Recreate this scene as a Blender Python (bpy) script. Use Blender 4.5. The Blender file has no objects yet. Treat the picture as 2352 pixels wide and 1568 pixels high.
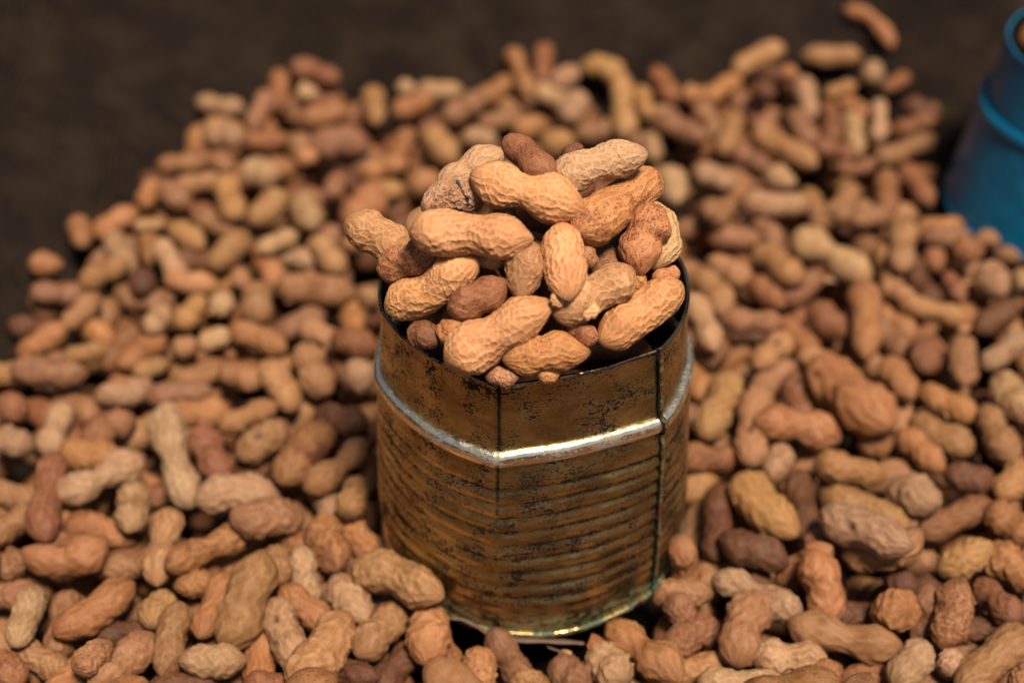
import bpy, math, random
import numpy as np
from mathutils import Vector, Matrix

CM = 0.01
sc = bpy.context.scene
# ------------------------------------------------------------------ camera
PITCH = math.radians(40)
CAM = np.array([-.755, -41.83, 43.72])
cd = bpy.data.cameras.new('camera'); cam = bpy.data.objects.new('camera', cd)
sc.collection.objects.link(cam); sc.camera = cam
cam.location = CAM * CM
cam.rotation_euler = (math.radians(90) - PITCH, 0, 0)
cd.sensor_width = 36.0; cd.lens = 36.0 * 3630 / 2352
cd.clip_start = 0.02; cd.clip_end = 50
cd.dof.use_dof = True; cd.dof.focus_distance = 0.503; cd.dof.aperture_fstop = 4.9
# ------------------------------------------------------------------ sky and sun
SUN_EL, SUN_ROT = math.radians(67), math.radians(152)     # compass angle measured from +y towards +x
w = bpy.data.worlds.new('World'); sc.world = w; w.use_nodes = True
nt = w.node_tree; bg = nt.nodes['Background']
sky = nt.nodes.new('ShaderNodeTexSky'); sky.sky_type = 'NISHITA'; sky.sun_disc = False
sky.sun_elevation = SUN_EL; sky.sun_rotation = SUN_ROT; sky.dust_density = 1.2; sky.air_density = 1.0; sky.ozone_density = 0.3
pale = nt.nodes.new('ShaderNodeMix'); pale.data_type = 'RGBA'; pale.inputs[0].default_value = .55   # thin high cloud: the blue pales
bw = nt.nodes.new('ShaderNodeRGBToBW'); nt.links.new(sky.outputs[0], bw.inputs[0])
nt.links.new(sky.outputs[0], pale.inputs[6]); nt.links.new(bw.outputs[0], pale.inputs[7])
nt.links.new(pale.outputs[2], bg.inputs[0]); bg.inputs[1].default_value = 0.05
sd_ = bpy.data.lights.new('sun', 'SUN'); sun = bpy.data.objects.new('sun', sd_); sc.collection.objects.link(sun)
sd_.energy = 5.0; sd_.angle = math.radians(13); sd_.color = (1.0, .88, .74)
sdir = Vector((math.sin(SUN_ROT) * math.cos(SUN_EL), math.cos(SUN_ROT) * math.cos(SUN_EL), math.sin(SUN_EL)))
sun.rotation_euler = sdir.to_track_quat('Z', 'Y').to_euler(); sun.location = sdir * 3
sc.view_settings.view_transform = 'Standard'; sc.view_settings.look = 'None'
sc.view_settings.exposure = 0.84; sc.view_settings.gamma = 1.0
sc.cycles.max_bounces = 6; sc.cycles.use_denoising = True

# ------------------------------------------------------------------ helpers
class NT:
    def __init__(s, name):
        s.m = bpy.data.materials.new(name); s.m.use_nodes = True
        s.t = s.m.node_tree; s.b = s.t.nodes['Principled BSDF']
    def n(s, typ, **k):
        nd = s.t.nodes.new('ShaderNode' + typ)
        for a, v in k.items():
            if a[0] == 'i' and a[1:].isdigit(): s.put(nd.inputs[int(a[1:])], v)
            elif a.startswith('in_'): s.put(nd.inputs[a[3:].replace('_', ' ')], v)
            else: setattr(nd, a, v)
        return nd
    def put(s, sock, v):
        if isinstance(v, bpy.types.NodeSocket): s.t.links.new(v, sock)
        else: sock.default_value = v
    def noise(s, vec, scale, detail=3.0, rough=.5):
        return s.n('TexNoise', in_Vector=vec, in_Scale=scale, in_Detail=detail, in_Roughness=rough).outputs['Fac']
    def attr(s, name, out='Vector'): return s.n('Attribute', attribute_name=name).outputs[out]
    def math(s, op, a, b=0.0, clamp=False): return s.n('Math', operation=op, i0=a, i1=b, use_clamp=clamp).outputs[0]
    def ramp(s, v, lo, hi, a=0.0, b=1.0):
        return s.n('MapRange', in_Value=v, in_From_Min=lo, in_From_Max=hi, in_To_Min=a, in_To_Max=b, interpolation_type='SMOOTHSTEP').outputs[0]
    def mix(s, f, a, b, mode='MIX'):
        nd = s.t.nodes.new('ShaderNodeMix'); nd.data_type = 'RGBA'; nd.blend_type = mode
        s.put(nd.inputs[0], f); s.put(nd.inputs[6], a); s.put(nd.inputs[7], b); return nd.outputs[2]
    def vmul(s, v, c): return s.n('VectorMath', operation='MULTIPLY', i0=v, i1=c).outputs[0]
    def bump(s, h, strength, dist, prev=None):
        nd = s.n('Bump', in_Strength=strength, in_Distance=dist, in_Height=h)
        if prev is not None: s.put(nd.inputs['Normal'], prev)
        return nd.outputs[0]

def link(o, parent=None):
    sc.collection.objects.link(o)
    if parent is not None: o.parent = parent
    return o
def tag(o, label=None, cat=None, group=None, kind=None):
    if label: o['label'] = label
    if cat: o['category'] = cat
    if group: o['group'] = group
    if kind: o['kind'] = kind
    return o
def grid_faces(n, m, wrap=True, base=0):
    i = np.arange(n - 1)[:, None]; j = np.arange(m if wrap else m - 1)[None, :]; j2 = (j + 1) % m
    f = np.stack([i * m + j, i * m + j2, (i + 1) * m + j2, (i + 1) * m + j], -1).reshape(-1, 4)
    return f + base
def make_mesh(name, V, Fq, mats, attrs=None, smooth=True):
    """V in cm, world or local; quads only."""
    me = bpy.data.meshes.new(name)
    V = np.asarray(V, np.float32) * CM; Fq = np.asarray(Fq, np.int32)
    me.vertices.add(len(V)); me.vertices.foreach_set('co', V.ravel())
    me.loops.add(Fq.size); me.loops.foreach_set('vertex_index', Fq.ravel())
    me.polygons.add(len(Fq)); me.polygons.foreach_set('loop_start', np.arange(0, Fq.size, 4, dtype=np.int32))
    me.update(calc_edges=True)
    me.polygons.foreach_set('use_smooth', np.full(len(Fq), smooth, bool))
    for k, a in (attrs or {}).items():
        a = np.asarray(a, np.float32)
        if a.ndim == 1: at = me.attributes.new(k, 'FLOAT', 'POINT'); at.data.foreach_set('value', a)
        elif a.shape[1] == 3: at = me.attributes.new(k, 'FLOAT_VECTOR', 'POINT'); at.data.foreach_set('vector', a.ravel())
    me.materials.append(mats); me.update()
    return me
def mesh_obj(name, V, Fq, mat, parent=None, attrs=None, smooth=True, origin=None):
    V = np.asarray(V, float)
    if origin is not None: V = V - np.asarray(origin)
    o = bpy.data.objects.new(name, make_mesh(name, V, Fq, mat, attrs, smooth))
    if origin is not None: o.location = np.asarray(origin) * CM
    return link(o, parent)
def empty(name, loc):
    o = bpy.data.objects.new(name, None); o.location = np.asarray(loc) * CM; o.empty_display_size = .02
    return link(o)

# ------------------------------------------------------------------ materials
def mat_peanut():
    k = NT('peanut_shell'); b = k.b
    pc = k.attr('pcoord'); tone = k.attr('tone'); ridge = k.attr('ridge', 'Fac'); dirt_hole = k.attr('dirt_hole', 'Fac'); spk = k.attr('speck', 'Fac')
    lo = k.noise(pc, 1.1, 3, .55)
    mid = k.noise(pc, 4.5, 4, .6)
    fib = k.noise(k.vmul(pc, (2.5, 14, 14)), 1.0, 4, .65)
    fine = k.noise(pc, 26, 4, .7)
    col = k.mix(k.ramp(lo, .32, .68), k.vmul(tone, (.66, .56, .47)), k.vmul(tone, (1.18, 1.22, 1.26)))
    col = k.mix(k.math('MULTIPLY', k.ramp(mid, .42, .66), .55), col, k.vmul(tone, (.95, .72, .55)))
    col = k.mix(k.math('MULTIPLY', k.ramp(fib, .40, .75), .45), col, k.vmul(tone, (1.22, 1.26, 1.30)))
    # pits hold more soil than the veins
    pit = k.math('MULTIPLY', k.math('SUBTRACT', 1.0, ridge, True), k.ramp(fine, .35, .7))
    col = k.mix(k.math('MULTIPLY', pit, .75), col, k.vmul(tone, (.55, .40, .29)))
    col = k.mix(k.math('MULTIPLY', ridge, .58), col, k.vmul(tone, (1.22, 1.28, 1.32)))
    # soil specks and dark patches
    sp = k.n('TexVoronoi', in_Vector=pc, in_Scale=8.0, feature='F1').outputs['Distance']
    spots = k.math('MULTIPLY', k.ramp(k.math('ADD', sp, k.math('MULTIPLY', fine, .28)), .30, .22), k.ramp(mid, .50, .60))
    thr = k.math('SUBTRACT', .645, k.math('MULTIPLY', spk, .15))
    sc2 = k.noise(pc, 13, 3, .6)
    bl = k.math('ADD', k.math('ADD', k.math('MULTIPLY', sc2, .55), k.math('MULTIPLY', fine, .2)), k.math('MULTIPLY', lo, .25))
    bl = k.math('SUBTRACT', bl, k.math('MULTIPLY', ridge, .05))
    blot = k.math('MULTIPLY', k.ramp(k.math('SUBTRACT', bl, thr), -.01, .035), .88)
    m1 = k.math('MULTIPLY', spots, k.math('ADD', .35, k.math('MULTIPLY', spk, .6)))
    dk = k.math('MAXIMUM', k.math('MAXIMUM', m1, blot), dirt_hole, True)
    col = k.mix(k.math('MULTIPLY', k.ramp(lo, .50, .62), k.math('MULTIPLY', spk, 1.0)), col, k.vmul(tone, (.62, .42, .30)))
    col = k.mix(dk, col, (.050, .022, .012, 1))
    k.put(b.inputs['Base Color'], col)
    k.put(b.inputs['Roughness'], k.ramp(fine, .3, .7, .52, .72))
    b.inputs['Specular IOR Level'].default_value = .22
    n1 = k.bump(k.math('ADD', k.math('MULTIPLY', fib, .6), k.math('MULTIPLY', fine, .5)), .55, .0006)
    n2 = k.bump(ridge, .35, .0005, n1)
    k.put(b.inputs['Normal'], n2)
    return k.m
M_PEANUT = mat_peanut()

def mat_plain(name, col, rough=.6, metal=0.0):
    k = NT(name); b = k.b
    tc = k.n('TexCoord').outputs['Object']
    f = k.noise(tc, 300, 4)
    k.put(b.inputs['Base Color'], k.mix(f, tuple(c * .6 for c in col) + (1,), tuple(min(1, c * 1.35) for c in col) + (1,)))
    b.inputs['Roughness'].default_value = rough; b.inputs['Metallic'].default_value = metal
    k.put(b.inputs['Normal'], k.bump(f, .4, .0005))
    return k.m

def mat_brass(name, tint_a, tint_b, tarnish=1.0, bead=False):
    k = NT(name); b = k.b
    cc = k.attr('cc'); val = k.attr('valley', 'Fac'); grn = k.attr('green', 'Fac')
    lo = k.noise(k.vmul(cc, (.5, .9, .5)), 1.2, 3)
    st = k.noise(k.vmul(cc, (2.6, 11, 2.6)), 1.0, 5, .7)
    sp = k.noise(k.vmul(cc, (9, 13, 9)), 1.0, 4, .65)
    vf = k.noise(k.vmul(cc, (26, 30, 26)), 1.0, 3, .6)
    cloud = k.noise(k.vmul(cc, (.9, 1.1, .9)), 1.0, 3)
    col = k.mix(k.ramp(lo, .3, .7), tint_a + (1,), tint_b + (1,))
    col = k.mix(k.math('MULTIPLY', k.ramp(st, .35, .65), .15), col, tuple(c * .62 for c in tint_b) + (1,))
    # black oxide: streaks in the valleys, specks everywhere, denser in clouds
    a = k.math('ADD', k.math('MULTIPLY', st, .55), k.math('MULTIPLY', sp, .45))
    a = k.math('ADD', a, k.math('MULTIPLY', val, .13))
    a = k.math('ADD', a, k.math('MULTIPLY', k.math('SUBTRACT', cloud, .5), .42))
    dk1 = k.ramp(a, .558, .575)
    b2 = k.math('ADD', k.math('MULTIPLY', sp, .6), k.math('MULTIPLY', vf, .4))
    b2 = k.math('ADD', b2, k.math('MULTIPLY', k.math('SUBTRACT', cloud, .5), .38))
    dk2 = k.ramp(b2, .558, .570)
    dk = k.math('MULTIPLY', k.math('MAXIMUM', dk1, dk2), tarnish)
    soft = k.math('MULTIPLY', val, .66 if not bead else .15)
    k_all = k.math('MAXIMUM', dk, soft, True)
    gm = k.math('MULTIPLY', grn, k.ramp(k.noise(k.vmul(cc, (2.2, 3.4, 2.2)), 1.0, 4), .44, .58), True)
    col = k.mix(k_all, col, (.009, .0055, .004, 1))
    col = k.mix(gm, col, (.014, .040, .024, 1))
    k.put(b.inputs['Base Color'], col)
    k.put(b.inputs['Metallic'], k.math('SUBTRACT', 1.0, k.math('MULTIPLY', k.math('MAXIMUM', dk, gm), .9), True))
    rr = k.ramp(k.noise(k.vmul(cc, (3, 5, 3)), 1.0, 4), .3, .7, .25 if not bead else .20, .36 if not bead else .32)
    k.put(b.inputs['Roughness'], k.mix(k.math('MAXIMUM', dk, gm), k.n('CombineColor', i0=rr, i1=rr, i2=rr).outputs[0], (.6, .6, .6, 1)))
    k.put(b.inputs['Specular IOR Level'], k.math('SUBTRACT', .5, k.math('MULTIPLY', dk, .42)))
    dent = k.noise(k.vmul(cc, (1.0, 1.5, 1.0)), 1.0, 2)
    n0 = k.bump(dent, .35, .0012)
    n1 = k.bump(k.math('SUBTRACT', 1.0, dk), .2, .0001, n0)
    k.put(b.inputs['Normal'], n1)
    return k.m
M_BRASS = mat_brass('aged_brass', (.55, .425, .19), (.32, .24, .10))
M_BEAD = mat_brass('polished_brass_bead', (.95, .86, .68), (.88, .74, .50), .75, True)
M_INNER = mat_plain('dull_inner_metal', (.05, .035, .022), .5, .8)
M_RIM = mat_brass('worn_rim_metal', (.34, .28, .17), (.10, .075, .045), 1.0, True)
M_SEAM = mat_brass('dark_seam_metal', (.075, .05, .03), (.035, .025, .016), 1.0)

def mat_blue():
    k = NT('blue_painted_metal'); b = k.b
    cc = k.attr('cc'); f = k.noise(cc, 1.2, 4); g = k.noise(cc, 14, 4)
    col = k.mix(k.ramp(f, .3, .7), (.0001, .060, .120, 1), (.0002, .085, .165, 1))
    col = k.mix(k.ramp(g, .66, .70), col, (.02, .03, .035, 1))
    k.put(b.inputs['Base Color'], col)
    b.inputs['Specular IOR Level'].default_value = .3; b.inputs['Roughness'].default_value = .38
    k.put(b.inputs['Normal'], k.bump(f, .3, .001))
    return k.m
M_BLUE = mat_blue()

def mat_burlap():
    k = NT('burlap_weave'); b = k.b
    tc = k.n('TexCoord').outputs['Object']
    warp = k.n('VectorMath', operation='ADD', i0=tc, i1=k.vmul(k.n('TexNoise', in_Vector=tc, in_Scale=60.0).outputs['Color'], (.006, .006, .006))).outputs[0]
    wa = k.n('TexWave', wave_type='BANDS', bands_direction='X', in_Vector=warp, in_Scale=115.0, in_Distortion=1.2, in_Detail=2.0, in_Detail_Scale=3.0).outputs['Fac']
    wb = k.n('TexWave', wave_type='BANDS', bands_direction='Y', in_Vector=warp, in_Scale=115.0, in_Distortion=1.2, in_Detail=2.0, in_Detail_Scale=3.0).outputs['Fac']
    weave = k.math('MULTIPLY', wa, wb)
    n1 = k.noise(tc, 38, 5, .65); n2 = k.noise(tc, 9, 3)
    col = k.mix(k.ramp(weave, .05, .6), (.004, .0024, .0016, 1), (.018, .0105, .0062, 1))
    col = k.mix(k.math('MULTIPLY', k.ramp(n1, .4, .7), .5), col, (.028, .0165, .009, 1))
    col = k.mix(k.math('MULTIPLY', k.ramp(n2, .45, .7), .45), col, (.006, .004, .0032, 1))
    k.put(b.inputs['Base Color'], col); b.inputs['Roughness'].default_value = .95
    b.inputs['Specular IOR Level'].default_value = .1
    k.put(b.inputs['Normal'], k.bump(weave, .8, .0012))
    return k.m
M_BURLAP = mat_burlap()

def mat_ground():
    k = NT('packed_earth'); b = k.b
    tc = k.n('TexCoord').outputs['Object']
    f = k.noise(tc, 6, 6, .6); g = k.noise(tc, 90, 4)
    k.put(b.inputs['Base Color'], k.mix(k.ramp(f, .3, .7), (.030, .021, .015, 1), (.065, .046, .032, 1)))
    b.inputs['Roughness'].default_value = .95
    k.put(b.inputs['Normal'], k.bump(g, .6, .004))
    return k.m

# ------------------------------------------------------------------ peanut geometry
TONES = {'o': (.62, .278, .112), 'O': (.72, .345, .152), 't': (.59, .300, .134), 'p': (.69, .410, .218), 'y': (.61, .312, .126),
         'b': (.45, .188, .082), 'd': (.240, .098, .044), 'm': (.51, .248, .124), 's': (.59, .272, .108), 'S': (.65, .296, .118), 'R': (.68, .362, .166)}  # 'd': stained pods, with some of their shade painted into the tone
def h2(i, j, s):
    v = np.sin(i * 127.1 + j * 311.7 + s * 74.7) * 43758.5453
    return v - np.floor(v)
def peanut(A, B, M, r, waist, seed, n=44, m=32, tone='o', hole=None, net=1.0, shade=.37):
    """One pod from tip A to tip B (cm) bending towards control point M. Returns verts, faces, attributes."""
    rg = random.Random(seed); r = r * (1.08 if shade > .5 else 1.02)
    if waist < .995: waist = 1 - (1 - waist) * 1.18 - .01
    A, B, M = (np.asarray(q, float) for q in (A, B, M))
    L = np.linalg.norm(B - A)
    # s samples denser at the tips
    t = (1 - np.cos(np.linspace(0, math.pi, n))) / 2; t = t * .75 + np.linspace(0, 1, n) * .25
    P = A * ((1 - t) ** 2)[:, None] + M * (2 * t * (1 - t))[:, None] + B * (t ** 2)[:, None]
    T = 2 * (1 - t)[:, None] * (M - A) + 2 * t[:, None] * (B - M); T /= np.linalg.norm(T, axis=1)[:, None]
    ref = np.cross(B - A, (rg.uniform(-1, 1), rg.uniform(-1, 1), rg.uniform(.2, 1))); ref /= np.linalg.norm(ref)
    N = np.cross(T, ref); N /= np.linalg.norm(N, axis=1)[:, None]; Bn = np.cross(T, N)
    L = np.linalg.norm(np.diff(P, axis=0), axis=1).sum()
    # radius profile
    e = min(1.0 * r, L * .30) / L
    pa, pb = rg.uniform(1.15, 1.75), rg.uniform(1.25, 1.9)
    def cap(d, p):
        q = np.clip(1 - d / (e * p), 0, 1); return np.sqrt(np.clip(1 - q ** 2.0, 0, 1)) ** rg.uniform(.95, 1.12)
    f = cap(t, pa) * cap(1 - t, pb)
    c = .5 + rg.uniform(-.04, .04)
    if waist < .995:
        f = f * (1 - (1 - waist) * np.exp(-((t - c) / .14) ** 2))
        f = f * (1 + (rg.uniform(-.07, .07)) * np.tanh((t - c) * 8))
    else:
        f = f * (1 - .10 * (t - .5) * rg.choice((-1, 1)) * 2)
    th = np.linspace(0, 2 * math.pi, m, endpoint=False)[None, :]; s = t[:, None]
    wig = rg.uniform(.02, .07) * r; P = P + ref * (wig * np.sin(t * rg.uniform(5, 9) + rg.uniform(0, 6)))[:, None]
    R = r * f[:, None] * (1 + .035 * np.cos(2 * th + rg.uniform(0, 6)) + .042 * np.sin(s * 9 + th + rg.uniform(0, 6)) + .036 * np.sin(s * 14 - 2 * th + rg.uniform(0, 6)))
    # suture keel
    kp = rg.uniform(0, 6.28)
    for q in (kp, kp + math.pi):
        R = R * (1 + .022 * np.exp(-((np.mod(th - q + math.pi, 2 * math.pi) - math.pi) / .12) ** 2))
    # reticulate shell net
    fine_net = shade > .5
    K = (rg.choice((13, 14, 15, 16)) if r > .5 else 11) if fine_net else rg.choice((9, 10, 11))
    U = s * L / (rg.uniform(.20, .30) if fine_net else rg.uniform(.30, .42)) + seed % 17; Vv = th / (2 * math.pi) * K + .30 * np.sin(s * 11 + seed) + .16 * np.sin(s * 29 + np.sin(th * 2 + seed) * 2)
    U = U + .35 * np.sin(th * 3 + s * 8 + seed) + .18 * np.sin(th * 7 - s * 13)
    U = U + 0 * Vv; Vv = Vv + 0 * U
    iu, iv = np.floor(U), np.floor(Vv)
    F1 = np.full(U.shape, 9.); F2 = np.full(U.shape, 9.)
    for di in (-1, 0, 1):
        for dj in (-1, 0, 1):
            ci, cj = iu + di, iv + dj; cjm = np.mod(cj, K)
            px = ci + .5 + .48 * (h2(ci, cjm, seed % 91) - .5) * 2 + .5 * (np.mod(cjm, 2) - .5) * .8; py = cj + .5 + .34 * (h2(ci + 7, cjm, seed % 53) - .5) * 2
            d = np.hypot(U - px, Vv - py)
            F2 = np.where(d < F1, F1, np.minimum(F2, d)); F1 = np.minimum(F1, d)
    ed = F2 - F1
    ridge = np.exp(-(ed / .15) ** 2)
    lr = np.exp(-((np.abs(np.mod(Vv, 1.0) - .5) - .5) / .13) ** 2)
    tipf = np.clip(np.minimum(s, 1 - s) / (e * .8), 0, 1) + 0 * th
    # some areas of the shell are smoother
    pat = .55 + .45 * np.sin(s * rg.uniform(4, 8) + th * 1.0 + rg.uniform(0, 6)) * np.cos(th * 2 + rg.uniform(0, 6))
    style = rg.choice((.9, .75, .45, .2)); lw = rg.choice((.35, .6, .85))
    if not fine_net: lw = max(lw, .7)
    if tone in 'OR': style, lw = .9, .5
    ridge = np.clip((ridge * style * tipf + lr * lw * .8) * (.45 + .55 * pat), 0, 1.1)
    quilt = np.clip(ed * 1.2, 0, 1)
    amp = r * .052 * net * rg.uniform(.75, 1.2)
    Rn = R + amp * (ridge - .45) * np.minimum(1, f[:, None] * 1.2) + amp * .5 * (pat - .5)
    # fibres and shrivel
    wr = np.sin(th * 23 + 5 * np.sin(s * 7 + seed) + 2.2 * np.sin(s * 23 + th * 5)) * np.sin(s * 40 + 3 * np.sin(th * 4 + seed * .3)) 
    Rn = Rn + r * .009 * wr * net
    Rn = Rn * (1 + .02 * np.sin(s * 31 + 3 * np.sin(th * 3 + seed)) * net)
    dirt_hole = np.zeros(U.shape)
    ct, sn = np.cos(th), np.sin(th)
    if hole is not None:
        view = np.asarray(CAM) - P[n // 2]; view /= np.linalg.norm(view)
        th0 = math.atan2(view @ Bn[n // 2], view @ N[n // 2]) + hole[1]
        dth = (np.mod(th - th0 + math.pi, 2 * math.pi) - math.pi) * r
        g = np.exp(-(((s - hole[0]) * L / hole[2]) ** 2 + (dth / (hole[2] * .8)) ** 2) ** 1.6)
        Rn = Rn - .16 * r * g; dirt_hole = np.clip(g * 1.3, 0, 1)  # shallow dent; the shaded inside of the hole is painted dark
    tip = np.exp(-np.minimum(s, 1 - s) * L / (.06)) + 0 * th
    dirt_hole = np.maximum(dirt_hole, .6 * tip * rg.choice((0, 1)))
    V = P[:, None, :] + N[:, None, :] * (Rn * ct)[..., None] + Bn[:, None, :] * (Rn * sn)[..., None]
    bk = np.clip(.45 - f, 0, 1)[:, None, None] * rg.uniform(.1, .5) * r
    V = V + T[:, None, :] * bk * np.where(t > .5, 1, -.5)[:, None, None]
    off = np.array([rg.uniform(0, 90), rg.uniform(0, 90), rg.uniform(0, 90)])
    pc = np.stack([s * L + 0 * th, r * ct + 0 * s, r * sn + 0 * s], -1) + off
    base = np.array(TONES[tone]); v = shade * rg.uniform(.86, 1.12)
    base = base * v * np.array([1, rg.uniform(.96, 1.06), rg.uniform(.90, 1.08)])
    spk = {'s': .85, 'S': .75, 'R': .45, 'b': .6, 'd': .75, 'm': .65, 'O': .14}.get(tone, rg.choice((.1, .3, .45, .65)))
    k = n * m
    at = dict(pcoord=pc.reshape(k, 3), tone=np.tile(base, (k, 1)), ridge=ridge.reshape(k), dirt_hole=dirt_hole.reshape(k), speck=np.full(k, spk))
    return V.reshape(k, 3), grid_faces(n, m), at

# ------------------------------------------------------------------ setting: ground, sack cloth
gs = np.array([(-300, -300, -9), (300, -300, -9), (300, 300, -9), (-300, 300, -9)], float)
g = mesh_obj('ground', gs, [[0, 1, 2, 3]], mat_ground(), smooth=False); tag(g, kind='structure')
POLY = np.array([[-24.8,7.8],[-22.6,9.7],[-23.3,15.6],[-21.8,19.0],[-19.6,21.5],[-18.2,24.2],[-17.5,29.7],[-14.9,30.2],[-13.8,32.6],[-10.1,33.1],[-7.6,30.8],[-2.5,31.3],[-1.1,34.0],[5.7,34.0],[8.1,31.3],[11.2,34.5],[13.8,35.7],[18.4,34.7],[20.1,31.3],[20.8,26.6],[20.0,19.7],[23.0,17.6],[27.8,16.9],[30,8],[26,-24],[-26,-24],[-27,5]])
def sdist(X, Y):
    p = np.stack([X, Y], -1)[..., None, :]; a = POLY; b = np.roll(POLY, 1, 0); ab = b - a
    t = np.clip(((p - a) * ab).sum(-1) / (ab ** 2).sum(1), 0, 1)
    d = np.linalg.norm(a + ab * t[..., None] - p, axis=-1).min(-1)
    ins = np.zeros(X.shape, bool)
    for i in range(len(POLY)):
        x1, y1 = POLY[i]; x2, y2 = POLY[i - 1]
        if y1 == y2: continue
        c = ((y1 > Y) != (y2 > Y)) & (X < (x2 - x1) * (Y - y1) / (y2 - y1) + x1); ins ^= c
    return np.where(ins, -d, d)
nx, ny = 190, 190
gx, gy = np.meshgrid(np.linspace(-62, 66, nx), np.linspace(-40, 92, ny), indexing='ij')
D = sdist(gx, gy)
sm = np.clip((D + 4) / 5.5, 0, 1); sm = sm * sm * (3 - 2 * sm)
slope = .50 - .34 / (1 + np.exp(-(gx - 16) / 2.5)) * 1.0 / (1 + np.exp((gy - 34) / 3))
Z = -4.3 + 4.2 * sm + np.clip(D - .5, 0, None) * slope
fold = 1.1 * np.sin(gx * .23 + gy * .11 + 1.5 * np.sin(gy * .13)) + .6 * np.sin(gx * .51 - gy * .33 + 2) + .25 * np.sin(gx * 1.3 + gy * .9)
Z = Z + fold * np.clip(D / 7, 0, 1) * 1.3
Z = np.where(Z > 17, 17 + (Z - 17) * .15, Z)
Z = np.maximum(Z, -8.3)
V = np.stack([gx, gy, Z], -1).reshape(-1, 3)
cl = mesh_obj('burlap_cloth', V, grid_faces(nx, ny, False), M_BURLAP)
tag(cl, 'dark brown burlap cloth spread under and rising behind the pile of peanuts', 'cloth')

# ------------------------------------------------------------------ metal cans
def can(name, loc, prof, corners, mats, lean=0.0, nth=720, k_front=.75, k_side=.05, thick=.05, yaw=0.0, rot=0):
    """prof: dict of z arrays; builds body, rim, bead, base ring, seams as children of an Empty."""
    root = empty(name, loc)
    th = np.linspace(-math.pi, math.pi, nth, endpoint=False)
    cs = sorted(corners)
    F = np.ones(nth)
    dist = np.full(nth, 9.)
    for i, a in enumerate(cs):
        b = cs[(i + 1) % len(cs)]
        if b < a: b += 2 * math.pi
        mid, half = (a + b) / 2, (b - a) / 2
        d = np.mod(th - mid + math.pi, 2 * math.pi) - math.pi
        k = k_front if a < .3 < b and b - a < 1.4 else (k_front * .4 if b < 0 and a > -1.5 else k_side)
        msk = np.abs(d) <= half
        F[msk] = (1 - k) + k * math.cos(half) / np.cos(d[msk])
    def surf(pr, r_off=0.0, amp=None, ths=th, FF=None):
        z, R = pr; FF = F if FF is None else FF
        RR = (R[:, None] + r_off) * (1 + (FF[None, :] - 1) * (.15 + .85 * np.clip((z - 1.0) / 7.0, 0, 1))[:, None])
        if amp is not None: RR = RR + amp
        X = RR * np.sin(ths)[None]; Y = -RR * np.cos(ths)[None]; Zz = z[:, None] + 0 * X
        return np.stack([X, Y, Zz], -1), RR
    def attrs(z, valley, green, nr, ths=th):
        c = np.stack([np.tile(ths * 5.5, (nr, 1)), np.tile(z[:, None], (1, len(ths))), 0 * np.tile(z[:, None], (1, len(ths)))], -1)
        c[..., 2] = 3 * np.cos(c[..., 0] / 5.5)     # hides the wrap behind
        return dict(cc=c.reshape(-1, 3), valley=valley.reshape(-1), green=green.reshape(-1))
    z, R = prof['z'], prof['R']; n = len(z)
    crease = np.zeros(nth)
    for c0 in corners[:2]:
        d = (np.mod(th - c0 + math.pi, 2 * math.pi) - math.pi) * 5.5
        crease = np.maximum(crease, np.exp(-(d / .055) ** 2))
    rib = prof['rib'](z)[:, None]
    wob = .75 + .25 * np.sin(th * 5 + 1)[None] * np.sin(z * .9)[:, None]
    amp = rib * .040 * wob - .07 * crease[None] * prof['crease'](z)[:, None]
    dn = .035 * np.sin(th * 4 + z[:, None] * .55 + 1.0) + .02 * np.sin(th * 9 - z[:, None] * .8)
    amp = amp + dn * prof.get('dent', 1)
    Vo, RR = surf((z, R), 0, amp)
    Vi, _ = surf((z, R), -thick, amp)
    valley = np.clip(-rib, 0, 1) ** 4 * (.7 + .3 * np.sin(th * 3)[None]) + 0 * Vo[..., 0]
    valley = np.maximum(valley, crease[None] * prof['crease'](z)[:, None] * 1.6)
    green = prof['green'](z)[:, None] + 0 * Vo[..., 0]
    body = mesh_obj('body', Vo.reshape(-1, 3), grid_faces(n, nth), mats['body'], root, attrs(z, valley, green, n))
    Vi = Vi[::-1][::6][::-1]; Vi = Vi[:, ::3]
    inner = mesh_obj('inner_wall', Vi.reshape(-1, 3), grid_faces(Vi.shape[0], Vi.shape[1])[:, ::-1], mats['inner'], root)
    bz = np.full(2, z[0] + .05); bR = np.array([.01, R[0] - .1])
    Vb, _ = surf((bz, bR)); mesh_obj('base', Vb.reshape(-1, 3), grid_faces(2, nth), mats['inner'], root)
    def ring(nm, zc, Rc, rz, rr, mat, grn=0.0, steps=14, amp2=None, colour_valley=True):
        a = np.linspace(0, 2 * math.pi, steps, endpoint=False)
        zz = zc + rz * np.sin(a); Rr = Rc + rr * np.cos(a)
        am = 0 if amp2 is None else amp2
        ci = np.interp(zc, z, np.arange(n)); am = am + (-.07 * crease[None] * 1.0 + dn[int(ci)][None] * prof.get('dent', 1)) 
        X, _ = surf((zz, Rr), 0, am + 0 * a[:, None])
        nv = len(a); f = grid_faces(nv, nth); last = np.stack([(nv - 1) * nth + np.arange(nth), (nv - 1) * nth + (np.arange(nth) + 1) % nth, (np.arange(nth) + 1) % nth, np.arange(nth)], -1)
        val = crease[None] * 1.8 + 0 * X[..., 0]
        c = np.stack([np.tile(th * 5.5, (nv, 1)), np.tile(zz[:, None], (1, nth)), np.tile(Rr[:, None], (1, nth))], -1)
        at = dict(cc=c.reshape(-1, 3), valley=val.reshape(-1), green=np.full(nv * nth, grn))
        return mesh_obj(nm, X.reshape(-1, 3), np.vstack([f, last])[:, ::-1], mat, root, at)
    ring('rim', z[-1], R[-1] + .01, .07, .07, mats['rim'])
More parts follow.
